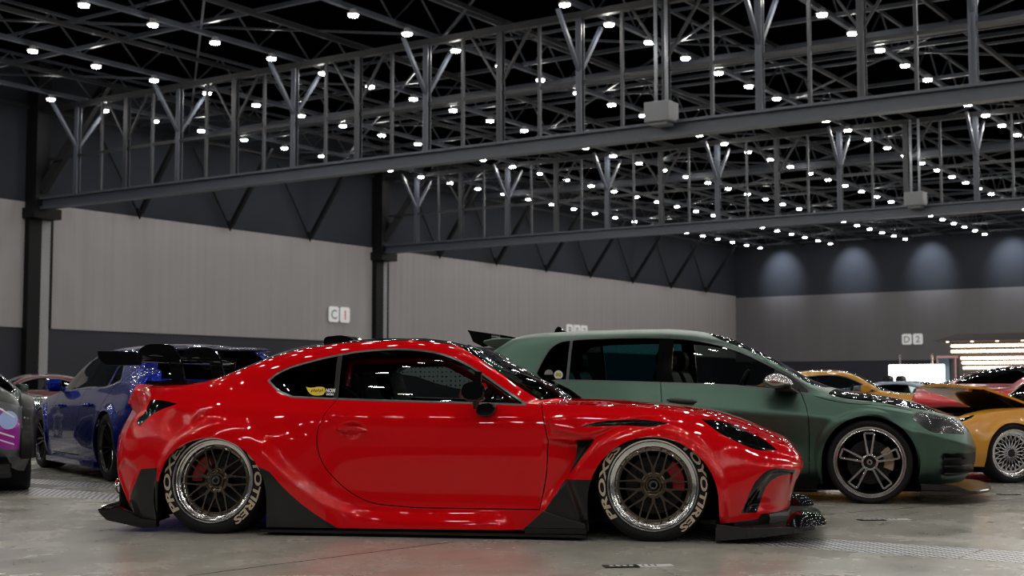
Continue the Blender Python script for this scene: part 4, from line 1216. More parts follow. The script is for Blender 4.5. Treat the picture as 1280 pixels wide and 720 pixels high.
def gen_feats(P):
    xr, xf, W = P['xr'], P['xf'], P['W']
    zb = P.get('zb', .18); belt = P['belt']; rail = P['rail']; cen = P['cen']; mid = P['mid']; wr = P['wr']
    nose = P['nose']   # 8 (dx,z) at the front centre; dx back from xf
    tail = P['tail']   # 8 (dx,z) at the rear centre; dx forward from xr
    lw = P.get('low', (.035, .0, .005, .03)); cut_f = P.get('cf', .50); cut_r = P.get('cr', .42)
    ks = sorted(set([round(v, 3) for v in np.linspace(xr + cut_r, xf - cut_f, 15)] + P.get('xk', [])))
    rz = lambda x: lerp_pts(rail, x); bz = lambda x: lerp_pts(belt, x); cz = lambda x: lerp_pts(cen, x); mz = lambda x: lerp_pts(mid, x)
    flare = P.get('flare', .0)
    def side(x):
        b = bz(x); r = max(rz(x), b + .004); c = max(cz(x), r + .004)
        g = math.exp(-((x) / .32) ** 2) + math.exp(-((x - P['wb']) / .32) ** 2)
        tp = 1 - P.get('taper', .0) * (((x - P['wb'] / 2) / 2.0) ** 2)
        Wx = W * tp
        wb4 = Wx - .075
        h = max(0.0, r - b)
        w5 = wb4 - .04 - h * P.get('tumble', .42)
        w5 = max(w5, .3)
        m = mz(x)
        return [(x, Wx - lw[0], zb), (x, Wx - lw[1] + flare * g, zb + .14), (x, Wx - lw[2] + flare * g, m), (x, Wx - lw[3], (m + b) / 2 + .02), (x, wb4, b),
                (x, w5, r), (x, w5 * .58, r + (c - r) * .72), (x, 0.0, c)]
    F = [[] for _ in range(8)]
    def put(t, row):
        for k in range(8): F[k].append((t, row[k][0], row[k][1], row[k][2]))
    a = side(ks[0]); t0 = ks[0]
    for i, (q, wf, zz) in enumerate(((1.0, 0.0, 1.0), (.955, .42, .97), (.80, .76, .85), (.48, .945, .5))):
        row = []
        for k in range(8):
            dx, z = tail[k]; xc = xr + dx
            row.append((a[k][0] + (xc - a[k][0]) * q, a[k][1] * wf, a[k][2] + (z - a[k][2]) * zz))
        put(t0 - .5 * (1 - i / 4), row)
    for x in ks: put(x, side(x))
    b = side(ks[-1]); t1 = ks[-1]
    for i, (q, wf, zz) in enumerate(((.48, .945, .45), (.80, .76, .8), (.955, .42, .97), (1.0, 0.0, 1.0))):
        row = []
        for k in range(8):
            dx, z = nose[k]; xc = xf - dx
            row.append((b[k][0] + (xc - b[k][0]) * q, b[k][1] * wf, b[k][2] + (z - b[k][2]) * zz))
        put(t1 + .5 * ((i + 1) / 4), row)
    return F, t0 - .5, t1 + .5

def arch_poly(cx, cz, r, drop=-.1):
    return [(cx - r - .003, drop), (cx - r, cz)] + circle(cx, cz, r, 24, PI, 0)[1:-1] + [(cx + r, cz), (cx + r + .003, drop)]

def build_car(root, P, paint, regions, gaps=(), raises=(), mats=None, nt=200, nseg=(5, 7, 7, 6, 9, 5, 5), crease=(0, 0, .75, .2, 1.0, .4, 0, 0), wheel=None, Rt=.31, ar=.345, wy=None, steer=0, camber=-2, both=True):
    F, t0, t1 = gen_feats(P)
    mm = dict(body_shell=(paint, M_DARK), window_trim=(M_TRIM, M_DARK), pillar_trim=(M_BLACK, M_DARK), side_window=(GLASS, None), quarter_window=(GLASS_DARK, None), windshield=(GLASS, None), rear_window=(GLASS_DARK, None),
              headlight=(M_BLACK, M_DARK), taillight=(M_REDLENS, M_DARK), bumper_grille=(M_PLASTIC, M_DARK), door=(paint, M_DARK), hood=(paint, M_DARK))
    mm.update(mats or {})
    zc = Rt - .01
    arches = [arch_poly(0, zc, ar), arch_poly(P['wb'], zc, ar)]
    rs = [(circle(cx, zc, ar + .055, 40), P.get('lip', .014), .02, 3.6) for cx in (0, P['wb'])] + list(raises)
    out, G, srow = body(root, F, t0, t1, nt, list(nseg), list(crease), regions, mm, arches, gaps, rs)
    W = P['W']; wy = wy or W - .03
    for near in (True, False):
        s = -1 if near else 1
        for cx in (0, P['wb']):
            if wheel: wheel(root, (cx, s * wy, Rt - .004), near, camber, 0)
            mb = MB(); mb.lathe([(0, ar + .012), (.40, ar + .012), (.40, 0)], 24, a0=-.3, a1=PI + .3)
            for i, v in enumerate(mb.v): mb.v[i] = (v[0] + cx, s * (W - .03 - v[1]), v[2] + zc)
            mb.build('wheel_well', M_DARK, root)
    mb = MB(); zb = P.get('zb', .18)
    mb.box((P['xr'] + .35, -.58, zb - .06), (P['xf'] - .40, .58, zb + .05)); mb.box((ar + .04, -W + .07, zb - .06), (P['wb'] - ar - .04, W - .07, zb + .04)); mb.build('underbody', M_DARK, root)
    return out

def clipx(poly, x, keep_less):
    out = []
    for i in range(len(poly)):
        p, q = poly[i], poly[(i + 1) % len(poly)]
        ip = (p[0] < x) == keep_less; iq = (q[0] < x) == keep_less
        if ip: out.append(p)
        if ip != iq:
            k = (x - p[0]) / (q[0] - p[0]); out.append((x, p[1] + k * (q[1] - p[1])))
    return out

def seats(root, xs, z=.30, cage=False, W=.70, dash=1.75, ztop=.80):
    mb = MB(); mb.box((xs[-1] - .5, -W, z - .1), (dash + .2, W, z + .02)); mb.build('cabin_floor', M_DARK, root)
    mb = MB(); mb.prism([(dash, ztop - .12), (dash + .02, ztop - .03), (dash + .12, ztop), (dash + .45, ztop - .01), (dash + .45, z), (dash + .1, z)], -W, W, 'y'); mb.build('dashboard', M_PLASTIC, root, bevel=.02)
    for x in xs:
        for y in (-.36, .36):
            mb = MB()
            mb.prism(S([(x + .45, z + .10), (x + .42, z + .17), (x, z + .14), (x - .10, z + .55), (x - .16, z + .66), (x - .26, z + .66), (x - .18, z + .3), (x - .10, z)], (), 4), y - .24, y + .24, 'y')
            mb.prism(S([(x - .16, z + .67), (x - .15, z + .82), (x - .22, z + .84), (x - .26, z + .82), (x - .25, z + .67)], (), 3), y - .12, y + .12, 'y')
            mb.build('seat', M_PLASTIC, root, bevel=.03)
    mb = MB(); c = Vector((dash - .28, .36, ztop - .02)); ax = Vector((-.92, 0, .38)).normalized(); u = Vector((0, 1, 0)); v = ax.cross(u)
    mb.tube([c + u * math.cos(t) * .18 + v * math.sin(t) * .18 for t in np.linspace(0, 2 * PI, 21)], .015, 8, cap=False)
    mb.bar(c, c - ax * .3, .05); mb.bar(c - u * .17, c + u * .17, .03, .02); mb.build('steering_wheel', M_PLASTIC, root)

# ------------------------------------------------------------------ green hatchback
def green_hatch():
    GREEN = mat('satin_green_paint', (.085, .145, .115), .34, .95)
    root = empty('hatchback', (0.3457, 11.7312, 0), -R(15), 'satin green five-door hatchback with black bonnet parked behind the red coupe', 'car')
    P = dict(xr=-.74, xf=3.445, W=.885, wb=2.636, zb=.135, taper=.045, wr=.6, tumble=.46, lip=.016, low=(.12, .06, .0, .05), cf=.52, cr=.34,
             belt=[(-.5, .925), (0, .925), (.26, .918), (1.035, .90), (1.862, .854), (2.2, .808), (2.5, .752), (2.9, .672)],
             mid=[(-.5, .74), (.53, .772), (1.36, .715), (2.19, .66), (2.95, .56)],
             rail=[(-.42, 1.10), (-.30, 1.235), (-.1, 1.262), (.3, 1.280), (.93, 1.292), (1.266, 1.272), (1.571, 1.205), (1.931, 1.04), (2.129, .93), (2.24, .845), (2.36, .79), (2.6, .764), (2.9, .70)],
             cen=[(-.42, 1.15), (-.33, 1.285), (-.1, 1.322), (.3, 1.343), (.97, 1.352), (1.308, 1.325), (1.573, 1.256), (1.834, 1.125), (2.09, .985), (2.36, .852), (2.6, .822), (2.9, .762)],
             nose=[(.10, .15), (.01, .27), (.0, .40), (.045, .52), (.10, .59), (.13, .62), (.16, .64), (.17, .65)],
             tail=[(.06, .2), (.0, .36), (.0, .6), (.04, .84), (.07, .95), (.16, 1.05), (.25, 1.16), (.29, 1.2)])
    dlo = S([(.035, .948), (.085, 1.08), (.161, 1.203), (.22, 1.238), (.313, 1.251), (.62, 1.264), (.93, 1.266), (1.266, 1.247), (1.571, 1.182), (1.931, 1.018), (2.129, .905), (2.205, .838), (2.19, .815), (1.862, .857), (1.035, .90), (.259, .921), (.07, .925)], (0, 11, 12), 4)
    hl = S([(2.945, .640), (2.975, .672), (3.027, .682), (3.13, .672), (3.212, .648), (3.29, .60), (3.33, .555), (3.325, .512), (3.22, .520), (3.07, .540), (2.99, .60)], (0, 7), 4)
    regions = [('window_trim', 'side', 'side', dlo, (3.4, 5.6), .008),
               ('window_bar', 'side', 'side', [(.300, 1.30), (.322, 1.30), (.322, .88), (.300, .88)], (3.4, 5.6), 0),
               ('quarter_window', 'side', 'side', clipx(dlo, .301, True), (3.4, 5.6), 0),
               ('rear_side_window', 'side', 'side', clipx(clipx(dlo, .321, False), 1.03, True), (3.4, 5.6), 0),
               ('pillar_trim', 'side', 'side', clipx(clipx(dlo, 1.029, False), 1.145, True), (3.4, 5.6), 0),
               ('side_window', 'side', 'side', clipx(clipx(dlo, 1.144, False), 1.935, True), (3.4, 5.6), 0),
               ('mirror_trim', 'side', 'side', clipx(dlo, 1.934, False), (3.4, 5.6), 0),
               ('windshield', 'both', 'top', S([(2.22, -.66), (1.85, -.60), (1.50, -.54), (1.42, -.4), (1.37, .01), (2.35, .01), (2.33, -.3)], (0, 4, 5), 4), (5.0, 7.1), 0),
               ('rear_window', 'both', 'top', [(-.60, -.52), (-.36, -.56), (-.36, .01), (-.60, .01)], (4.9, 7.1), 0),
               ('hood', 'both', 'top', S([(2.34, -.73), (2.7, -.715), (2.95, -.68), (3.12, -.60), (3.26, -.36), (3.28, .01), (2.40, .01)], (0, 5, 6), 4), (4.15, 7.1), 0),
               ('headlight', 'side', 'side', hl, (1.5, 4.9), 0),
               ('bumper_grille', 'side', 'side', [(3.16, .375), (3.47, .372), (3.47, .205), (3.155, .21)], (0, 2.7), 0),
               ('upper_grille', 'both', 'nose', [(-.44, .56), (-.30, .61), (0.01, .62), (.01, .54), (-.44, .52)], (2, 6.5), 0),
               ('taillight', 'side', 'side', [(-.80, .93), (-.48, .93), (-.50, .78), (-.80, .78)], (2, 4.6), 0)]
    gaps = [('side', [(1.078, 1.30), (1.063, .895), (1.088, .70), (1.12, .20)], (0, 4.6), .003),
            ('side', S([(2.12, .855), (2.155, .78), (2.19, .667), (2.197, .50), (2.188, .21)], (), 3, False), (0, 4.4), .003),
            ('side', [(1.12, .205), (2.188, .205)], (0, 3), .003),
            ('side', S([(2.24, .80), (2.33, .77), (2.8, .72), (2.95, .69)], (), 3, False), (3, 5), .002)]
    raises = [(S([(3.16, .375), (3.47, .372), (3.47, .205), (3.155, .21)], (0, 1, 2, 3), 1), -.04, .015, 3)]
    mk = wheel_proto('five', Rt=.312, Rr=.262, W=.235, col=M_SILVER, lipcol=M_SILVER, caliper=(mat('tan_caliper', (.42, .30, .20), .4), R(10)))
    fr = mat('satin_grey_trim', (.10, .11, .11), .3, .8)
    cg = glass_mat('cyan_glass', (.10, .42, .47))
    out = build_car(root, P, GREEN, regions, gaps, raises, dict(window_trim=(fr, M_DARK), window_bar=(fr, M_DARK), mirror_trim=(M_PLASTIC, M_DARK), headlight=(mat('smoked_lamp_glass', (.03, .032, .034), .22, .3, coat=.6, coat_rough=.08), M_DARK), hood=(M_BLACK, M_DARK), upper_grille=(M_PLASTIC, M_DARK), rear_side_window=(glass_mat('tinted_glass', (.30, .36, .37)), None),
                    quarter_window=(GLASS_DARK, None)), nt=340, nseg=(5, 10, 8, 7, 12, 6, 6), wheel=mk, Rt=.312, ar=.352, wy=.872, camber=-1.5)
    # far rear door glass carries a cyan film
    for o in out['rear_side_window']:
        if sum(v.co.y for v in o.data.vertices) > 0: o.data.materials[0] = cg
    # headlight internals
    for s in (-1, 1):
        h = [o for o in out['headlight'] if o.data.vertices[0].co.y * s > 0][0]
        for (a, b, c, d) in (((3.02, .655), (3.055, .66), (3.10, .56), (3.075, .555)), ((3.235, .625), (3.262, .61), (3.272, .545), (3.25, .54))):
            mb = MB(); mb.prism([a, b, c, d], 0, .006, 'y')
            xs = [v[0] for v in mb.v]
            for i, v in enumerate(mb.v):
                # sit just on the curved lens
                best = min((q.co for q in h.data.vertices), key=lambda q: (q.x - v[0]) ** 2 + (q.z - v[2]) ** 2)
                mb.v[i] = (v[0], best.y + s * (.010 + v[1]), v[2])
            mb.build('lamp_bar', mat('lamp_reflector', (.35, .36, .36), .15, .9), h)
        # mirror
        mb = MB()
        P_ = [(1.862, .905), (1.885, .945), (1.95, .968), (2.02, .955), (2.075, .915), (2.09, .882), (2.05, .868), (1.90, .868)]
        PP = S(P_, (), 4); nn = len(PP)
        vs = [(x, s * .90, z) for x, z in PP] + [(1.97 + (x - 1.97) * 1.0, s * .96, z) for x, z in PP] + [(1.97 + (x - 1.97) * .85, s * 1.04, .912 + (z - .912) * .85) for x, z in PP] + [(1.97 + (x - 1.97) * .4, s * 1.08, .912 + (z - .912) * .4) for x, z in PP]
        fs = [list(range(nn))] + [[r * nn + i, r * nn + (i + 1) % nn, (r + 1) * nn + (i + 1) % nn, (r + 1) * nn + i] for r in range(3) for i in range(nn)] + [[3 * nn + i for i in range(nn)]]
        mb.add(vs, fs, smooth=True); o = mb.build('door_mirror', M_SILVER if True else M_CHROME, root, sharp=60)
        mb = MB(); mb.prism([(1.93, .872), (2.06, .872), (2.12, .83), (1.98, .835)], s * .80, s * .985, 'y'); mb.build('mirror_foot', M_PLASTIC, o, bevel=.01)
        # handles
        for (x0, z0) in ((1.125, .772), (.10, .835)):
            mb = MB(); mb.tube([(x0, s * .868, z0), (x0 + .03, s * .893, z0 - .001), (x0 + .11, s * .898, z0 - .006), (x0 + .19, s * .893, z0 - .012), (x0 + .22, s * .865, z0 - .016)], .016, 10, radii=[.01, .018, .018, .018, .01])
            mb.build('door_handle', GREEN if x0 < 1 else mat('dark_green_handle', (.04, .06, .05), .3), root)
        # side skirt
        mb = MB(); mb.prism([(.42, s * .90), (2.25, s * .90), (2.25, s * .75), (.42, s * .75)], .095, .118, 'z'); mb.build('side_skirt', M_BLACK, root, bevel=.004)
    # splitter
    half = [(2.99, .885), (3.2, .86), (3.40, .72), (3.50, .5), (3.535, .25), (3.54, 0)]
    mb = MB(); mb.prism([(x, -w) for x, w in half] + [(x, w) for x, w in half[::-1]], .075, .100, 'z')
    for s in (-1, 1): mb.prism([(3.0, .10), (3.0, .15), (3.25, .14), (3.36, .10)], s * .80 - .006, s * .80 + .006, 'y')
    mb.build('front_splitter', M_CARBON, root, bevel=.004)
    mb = MB()
    for i in range(3):
        z = .22 + i * .055
        mb.prism([(3.17, -.80), (3.30, -.70), (3.40, -.40), (3.425, 0), (3.40, .40), (3.30, .70), (3.17, .80), (3.10, .6), (3.10, -.6)], z, z + .012, 'z')
    mb.build('grille_bars', M_BLACK, root)
    # roof spoiler with a black add-on wing, shark fin
    mb = MB(); mb.prism(S([(-.20, 1.262), (-.28, 1.275), (-.40, 1.27), (-.47, 1.255), (-.47, 1.235), (-.40, 1.20), (-.30, 1.19)], (3, 4), 3), -.52, .52, 'y'); mb.build('roof_spoiler', GREEN, root, bevel=.01)
    mb = MB(); mb.prism([(-.40, 1.275), (-.60, 1.325), (-.615, 1.345), (-.595, 1.33), (-.40, 1.29)], -.50, .50, 'y')
    for s in (-1, 1): mb.prism([(-.40, 1.305), (-.605, 1.345), (-.56, 1.245), (-.47, 1.20), (-.40, 1.215)], s * .50 - .006, s * .50 + .006, 'y')
    mb.build('spoiler_wing', M_BLACK, root, bevel=.002)
    mb = MB(); mb.prism(S([(.02, 1.33), (.05, 1.385), (.06, 1.388), (.10, 1.355), (.17, 1.335)], (), 3), -.012, .012, 'y'); mb.build('roof_antenna', M_BLACK, root, bevel=.004)
    # badges stuck on the rear quarter glass
    q = [o for o in out['quarter_window'] if o.data.vertices[0].co.y < 0][0]
    for (x, z, col, inner) in ((.155, .972, (.25, .26, .27), None), (.238, .965, (.72, .75, .70), (.42, .50, .05))):
        y = min((v.co for v in q.data.vertices), key=lambda v: (v.x - x) ** 2 + (v.z - z) ** 2).y - .006
        mb = MB(); mb.prism(circle(x, z, .036, 20), y - .002, y); o = mb.build('round_sticker', mat('sticker_%d' % int(col[0] * 100), col, .5), q)
        if inner:
            mb = MB(); mb.prism(S([(x - .02, z - .012), (x - .015, z + .018), (x + .01, z + .012), (x + .022, z + .016), (x + .016, z - .016), (x, z - .01)], (), 2), y - .004, y - .0025)
            mb.build('sticker_print', mat('sticker_green', inner, .5), q)
    seats(root, (1.25, .35), z=.34, dash=1.85, ztop=.86)

CARS = [green_hatch]
# ------------------------------------------------------------------ the other cars
def base_coupe(**k):
    P = dict(xr=-.80, xf=3.42, W=.88, wb=2.55, zb=.13, taper=.04, wr=.6, tumble=.45, lip=.02, flare=.02, cf=.55, cr=.38,
             belt=[(-.4, .84), (.3, .82), (1.4, .79), (2.0, .775), (2.55, .74), (2.9, .66)],
             mid=[(-.4, .60), (1.3, .54), (2.9, .50)],
             rail=[(-.42, .86), (-.15, .88), (.1, .96), (.5, 1.08), (.85, 1.12), (1.15, 1.12), (1.4, 1.085), (1.7, .93), (1.95, .79), (2.2, .765), (2.55, .75), (2.9, .68)],
             cen=[(-.42, .87), (-.2, .90), (.1, 1.04), (.5, 1.14), (.9, 1.17), (1.2, 1.165), (1.4, 1.13), (1.7, 1.0), (2.05, .81), (2.2, .785), (2.55, .765), (2.9, .70)],
             nose=[(.08, .13), (.01, .26), (0, .38), (.05, .46), (.12, .52), (.16, .55), (.20, .57), (.22, .58)],
             tail=[(.08, .2), (.01, .34), (0, .55), (.02, .72), (.07, .84), (.12, .86), (.18, .87), (.2, .875)])
    P.update(k); return P

DLO_COUPE = S([(.30, .90), (.45, .98), (.68, 1.045), (.95, 1.075), (1.2, 1.072), (1.42, 1.02), (1.65, .91), (1.84, .80), (1.0, .815), (.42, .835)], (0, 7), 4)

def coupe_regions(dlo=DLO_COUPE, extra=(), hood=False):
    hl = S([(2.72, .64), (2.85, .66), (3.05, .60), (3.22, .52), (3.05, .52), (2.85, .57)], (0, 3), 3)
    r = [('window_trim', 'side', 'side', dlo, (3.4, 5.6), .007),
         ('quarter_window', 'side', 'side', clipx(dlo, .69, True), (3.4, 5.6), 0), ('side_window', 'side', 'side', clipx(dlo, .73, False), (3.4, 5.6), 0),
         ('pillar_trim', 'side', 'side', clipx(clipx(dlo, .689, False), .731, True), (3.4, 5.6), 0),
         ('windshield', 'both', 'top', S([(1.96, -.62), (1.7, -.60), (1.45, -.53), (1.36, -.35), (1.33, .01), (2.10, .01), (2.08, -.3)], (0, 4, 5), 3), (5.0, 7.1), 0),
         ('rear_window', 'both', 'top', [(-.12, -.50), (.45, -.50), (.50, .01), (-.15, .01)], (5.0, 7.1), 0),
         ('headlight', 'side', 'side', hl, (1.6, 4.9), 0),
         ('taillight', 'side', 'side', [(-.9, .78), (-.50, .80), (-.52, .70), (-.9, .66)], (2, 4.4), 0)]
    return list(extra) + r

def mirrors(root, x, z, w, m):
    for s in (-1, 1):
        mb = MB(); mb.prism(S([(x, z), (x + .01, z + .10), (x + .08, z + .12), (x + .17, z + .08), (x + .15, z + .01)], (), 3), s * (w - .02), s * (w + .12), 'y'); mb.bar((x + .1, s * (w - .12), z - .01), (x + .1, s * (w + .02), z + .03), .05)
        mb.build('door_mirror', m, root, bevel=.02)

COUPE_GAPS = [('side', S([(.70, .81), (.62, .65), (.64, .45), (.80, .28), (1.1, .19), (1.9, .185), (1.97, .5), (1.9, .78)], (0, 4, 5, 7), 3, False), (0, 4.3), .004)]

def blue_hatch():
    BLUE = mat('blue_metallic_paint', (.002, .013, .23), .25, .65, coat=1.0, spec=.2)
    root = empty('hatchback', (-3.014, 13.088, 0), R(122), 'deep blue five-door hatchback seen from behind at an angle, black wheels', 'car')
    P = dict(xr=-.80, xf=3.45, W=.87, wb=2.6, zb=.155, taper=.04, wr=.6, tumble=.50, lip=.022, flare=.025, cf=.52, cr=.32,
             belt=[(-.5, .90), (.1, .885), (1.0, .845), (2.2, .80), (2.55, .77), (2.95, .70)],
             mid=[(-.5, .66), (1.3, .60), (2.95, .56)],
             rail=[(-.48, 1.0), (-.36, 1.12), (-.2, 1.19), (.4, 1.22), (.97, 1.225), (1.3, 1.20), (1.73, 1.09), (2.0, .94), (2.2, .83), (2.4, .79), (2.95, .73)],
             cen=[(-.48, 1.06), (-.36, 1.18), (-.2, 1.26), (.4, 1.29), (1.0, 1.295), (1.35, 1.265), (1.73, 1.15), (2.1, .95), (2.35, .84), (2.95, .77)],
             nose=[(.10, .15), (.01, .27), (.0, .42), (.04, .54), (.08, .62), (.11, .65), (.14, .67), (.15, .68)],
             tail=[(.06, .2), (.0, .36), (.0, .6), (.04, .80), (.07, .90), (.14, .98), (.20, 1.04), (.24, 1.08)])
    dlo = S([(-.05, .93), (.12, 1.08), (.35, 1.165), (.97, 1.205), (1.35, 1.165), (1.73, 1.055), (2.0, .90), (2.15, .815), (1.0, .862), (.1, .895)], (0, 7), 4)
    fr = mat('bright_window_trim', (.35, .36, .38), .25, .9)
    regs = [('window_trim', 'side', 'side', dlo, (3.4, 5.6), .010),
            ('quarter_window', 'side', 'side', clipx(dlo, .23, True), (3.4, 5.6), 0), ('rear_pillar', 'side', 'side', clipx(clipx(dlo, .229, False), .30, True), (3.4, 5.6), 0),
            ('rear_side_window', 'side', 'side', clipx(clipx(dlo, .299, False), .98, True), (3.4, 5.6), 0), ('pillar_trim', 'side', 'side', clipx(clipx(dlo, .979, False), 1.07, True), (3.4, 5.6), 0),
            ('side_window', 'side', 'side', clipx(dlo, 1.069, False), (3.4, 5.6), 0),
            ('windshield', 'both', 'top', [(2.2, -.64), (1.85, -.58), (1.48, -.52), (1.42, .01), (2.33, .01)], (5.0, 7.1), 0),
            ('rear_window', 'both', 'tail', [(-.56, .95), (-.50, 1.17), (.01, 1.20), (.01, .93)], (4.2, 7.1), 0),
            ('taillight', 'side', 'side', [(-.9, .90), (-.55, .89), (-.52, .72), (-.9, .70)], (2, 4.3), 0)]
    gaps = [('side', S([(.98, 1.24), (1.0, .86), (1.02, .5), (1.03, .2)], (), 2, False), (0, 4.6), .004), ('side', [(1.03, .2), (2.1, .2), (2.12, .6), (2.05, .82)], (0, 4.2), .004),
            ('side', S([(.05, .88), (.20, .72), (.40, .55), (.46, .3), (.48, .2)], (), 3, False), (0, 4.3), .004)]
    mk = wheel_proto('six', Rt=.318, Rr=.235, W=.24, col=M_BLACKALLOY, lipcol=M_BLACKALLOY)
    out = build_car(root, P, BLUE, regs, gaps, (), dict(window_trim=(fr, M_DARK), rear_pillar=(BLUE, M_DARK), rear_side_window=(GLASS_DARK, None), quarter_window=(GLASS_DARK, None)), nt=220, wheel=mk, Rt=.318, ar=.345, wy=.86)
    mb = MB(); mb.prism([(-.22, 1.235), (-.40, 1.245), (-.60, 1.222), (-.60, 1.205), (-.40, 1.195)], -.50, .50, 'y')
    mb.build('roof_spoiler', mat('dark_blue_paint', (.004, .008, .05), .2, coat=1), root, bevel=.006)
    for s in (-1, 1):
        mb = MB(); mb.tube([(.62, s * .865, .70), (.65, s * .888, .70), (.78, s * .888, .695), (.81, s * .865, .69)], .016, 8); mb.build('door_handle', BLUE, root)
        mb = MB(); mb.tube([(1.64, s * .862, .68), (1.67, s * .885, .68), (1.80, s * .885, .675), (1.83, s * .862, .67)], .016, 8); mb.build('door_handle', BLUE, root)
        mb = MB(); mb.prism([(.38, s * .885), (2.22, s * .885), (2.22, s * .7), (.38, s * .7)], .10, .16, 'z'); mb.build('side_skirt', BLUE, root, bevel=.01)
    mirrors(root, 1.92, .84, .83, BLUE)
    seats(root, (1.25, .30), z=.34, dash=1.85, ztop=.83)

def bg_coupe(name, label, px, D, xl, th, paint, P=None, regs=None, gaps=COUPE_GAPS, mats=None, style='mesh', wheel=None, nt=150, dlo=DLO_COUPE, **k):
    """the point xl of the car's axis stands at depth D in the direction of picture column px"""
    th = R(th); X = (px - 640) / FPX * D
    o = (X - xl * math.cos(th), D + xl * math.sin(th), 0)
    root = empty(name, o, -th, label, 'car')
    P = P or base_coupe()
    mk = wheel or wheel_proto('six', Rt=.31, Rr=.235, W=.24, col=M_SILVER, lipcol=M_SILVER)
    out = build_car(root, P, paint, regs or coupe_regions(dlo), gaps, (), mats, nt=nt, nseg=(4, 5, 5, 5, 7, 4, 4), wheel=mk, Rt=.31, ar=.34, wy=P['W'] - .01)
    seats(root, (.95,), z=.26, dash=1.65, ztop=.77, W=.66)
    mirrors(root, 1.60, .80, P['W'] - .08, paint)
    return root, out

def yellow_car():
    YEL = mat('amber_paint', (.62, .27, .012), .3, coat=1.0)
    root = empty('classic_coupe', (0, 0, 0), -R(167), 'amber yellow low coupe with raised bonnet and silver cross-spoke wheel at the right edge', 'car')
    g = Vector((4.545, 12.39)); th = R(167); x, y = 2.45, .80
    root.location = (g.x - x * math.cos(th) - y * math.sin(th), g.y + x * math.sin(th) - y * math.cos(th), 0)
    P = base_coupe(W=.80, wb=2.45, xf=3.12, xr=-.72, cf=.40, zb=.15, lip=.03, flare=.03,
                   belt=[(-.4, .72), (1.4, .68), (2.0, .665), (2.45, .655), (2.72, .62)], mid=[(-.4, .50), (2.72, .47)],
                   rail=[(-.42, .75), (-.1, .80), (.3, .95), (.7, 1.04), (1.1, 1.04), (1.35, .95), (1.62, .76), (1.8, .68), (2.45, .665), (2.72, .63)],
                   cen=[(-.42, .76), (-.1, .85), (.3, 1.0), (.7, 1.09), (1.1, 1.08), (1.35, 1.0), (1.7, .75), (1.85, .70), (2.45, .68), (2.72, .64)],
                   nose=[(.06, .16), (.01, .28), (0, .38), (.02, .45), (.05, .50), (.06, .52), (.07, .54), (.08, .55)])
    dlo = S([(.25, .80), (.50, .93), (.9, .99), (1.15, .97), (1.38, .86), (1.52, .71), (.8, .715), (.35, .73)], (0, 5), 4)
    regs = coupe_regions(dlo, [('bonnet_opening', 'del', 'top', [(1.86, -.58), (2.85, -.56), (2.88, .01), (1.86, .01)], (4.4, 7.1), 0)])
    regs[5] = ('windshield', 'both', 'top', [(1.68, -.58), (1.32, -.52), (1.26, .01), (1.76, .01)], (5.0, 7.1), 0)
    mk = wheel_proto('bbs', Rt=.272, Rr=.218, W=.22)
    build_car(root, P, YEL, regs, (), (), None, nt=150, nseg=(4, 6, 6, 5, 6, 4, 4), wheel=mk, Rt=.272, ar=.285, wy=.80)
    mb = MB()
    a = [(1.80, .605), (2.10, .70), (2.40, .795), (2.68, .872), (2.71, .868)]
    n = 9; vs = []
    for x_, z_ in a:
        for j in range(n):
            w = -.55 + 1.10 * j / (n - 1); vs.append((x_ - .10 * (abs(w) / .55) ** 3 * (x_ - 1.8), w, z_ + .03 * (1 - (w / .55) ** 2)))
    m = len(vs); vs += [(x_, y_, z_ - .022) for x_, y_, z_ in vs]
    fs = []
    for i in range(len(a) - 1):
        for j in range(n - 1):
            q = i * n + j; fs += [[q, q + 1, q + n + 1, q + n], [m + q, m + q + n, m + q + n + 1, m + q + 1]]
    per = [j for j in range(n)] + [i * n + n - 1 for i in range(1, len(a))] + [(len(a) - 1) * n + j for j in range(n - 2, -1, -1)] + [i * n for i in range(len(a) - 2, 0, -1)]
    for i in range(len(per)): a_, b_ = per[i], per[(i + 1) % len(per)]; fs.append([a_, b_, m + b_, m + a_])
    mb.add(vs, fs, smooth=True); mb.build('raised_bonnet', YEL, root, sharp=50)
    mb = MB(); mb.box((1.9, -.45, .25), (2.85, .45, .50)); mb.tube([(2.0, .3, .56), (2.6, .3, .56)], .06); mb.tube([(2.0, -.1, .56), (2.6, -.1, .56)], .06); mb.build('engine', M_PLASTIC, root, bevel=.03)
    mb = MB(); mb.tube([(2.1, .5, .60), (2.40, .46, .78)], .008); mb.build('bonnet_prop', M_PLASTIC, root)
    seats(root, (.8,), z=.24, dash=1.4, ztop=.68, W=.60)

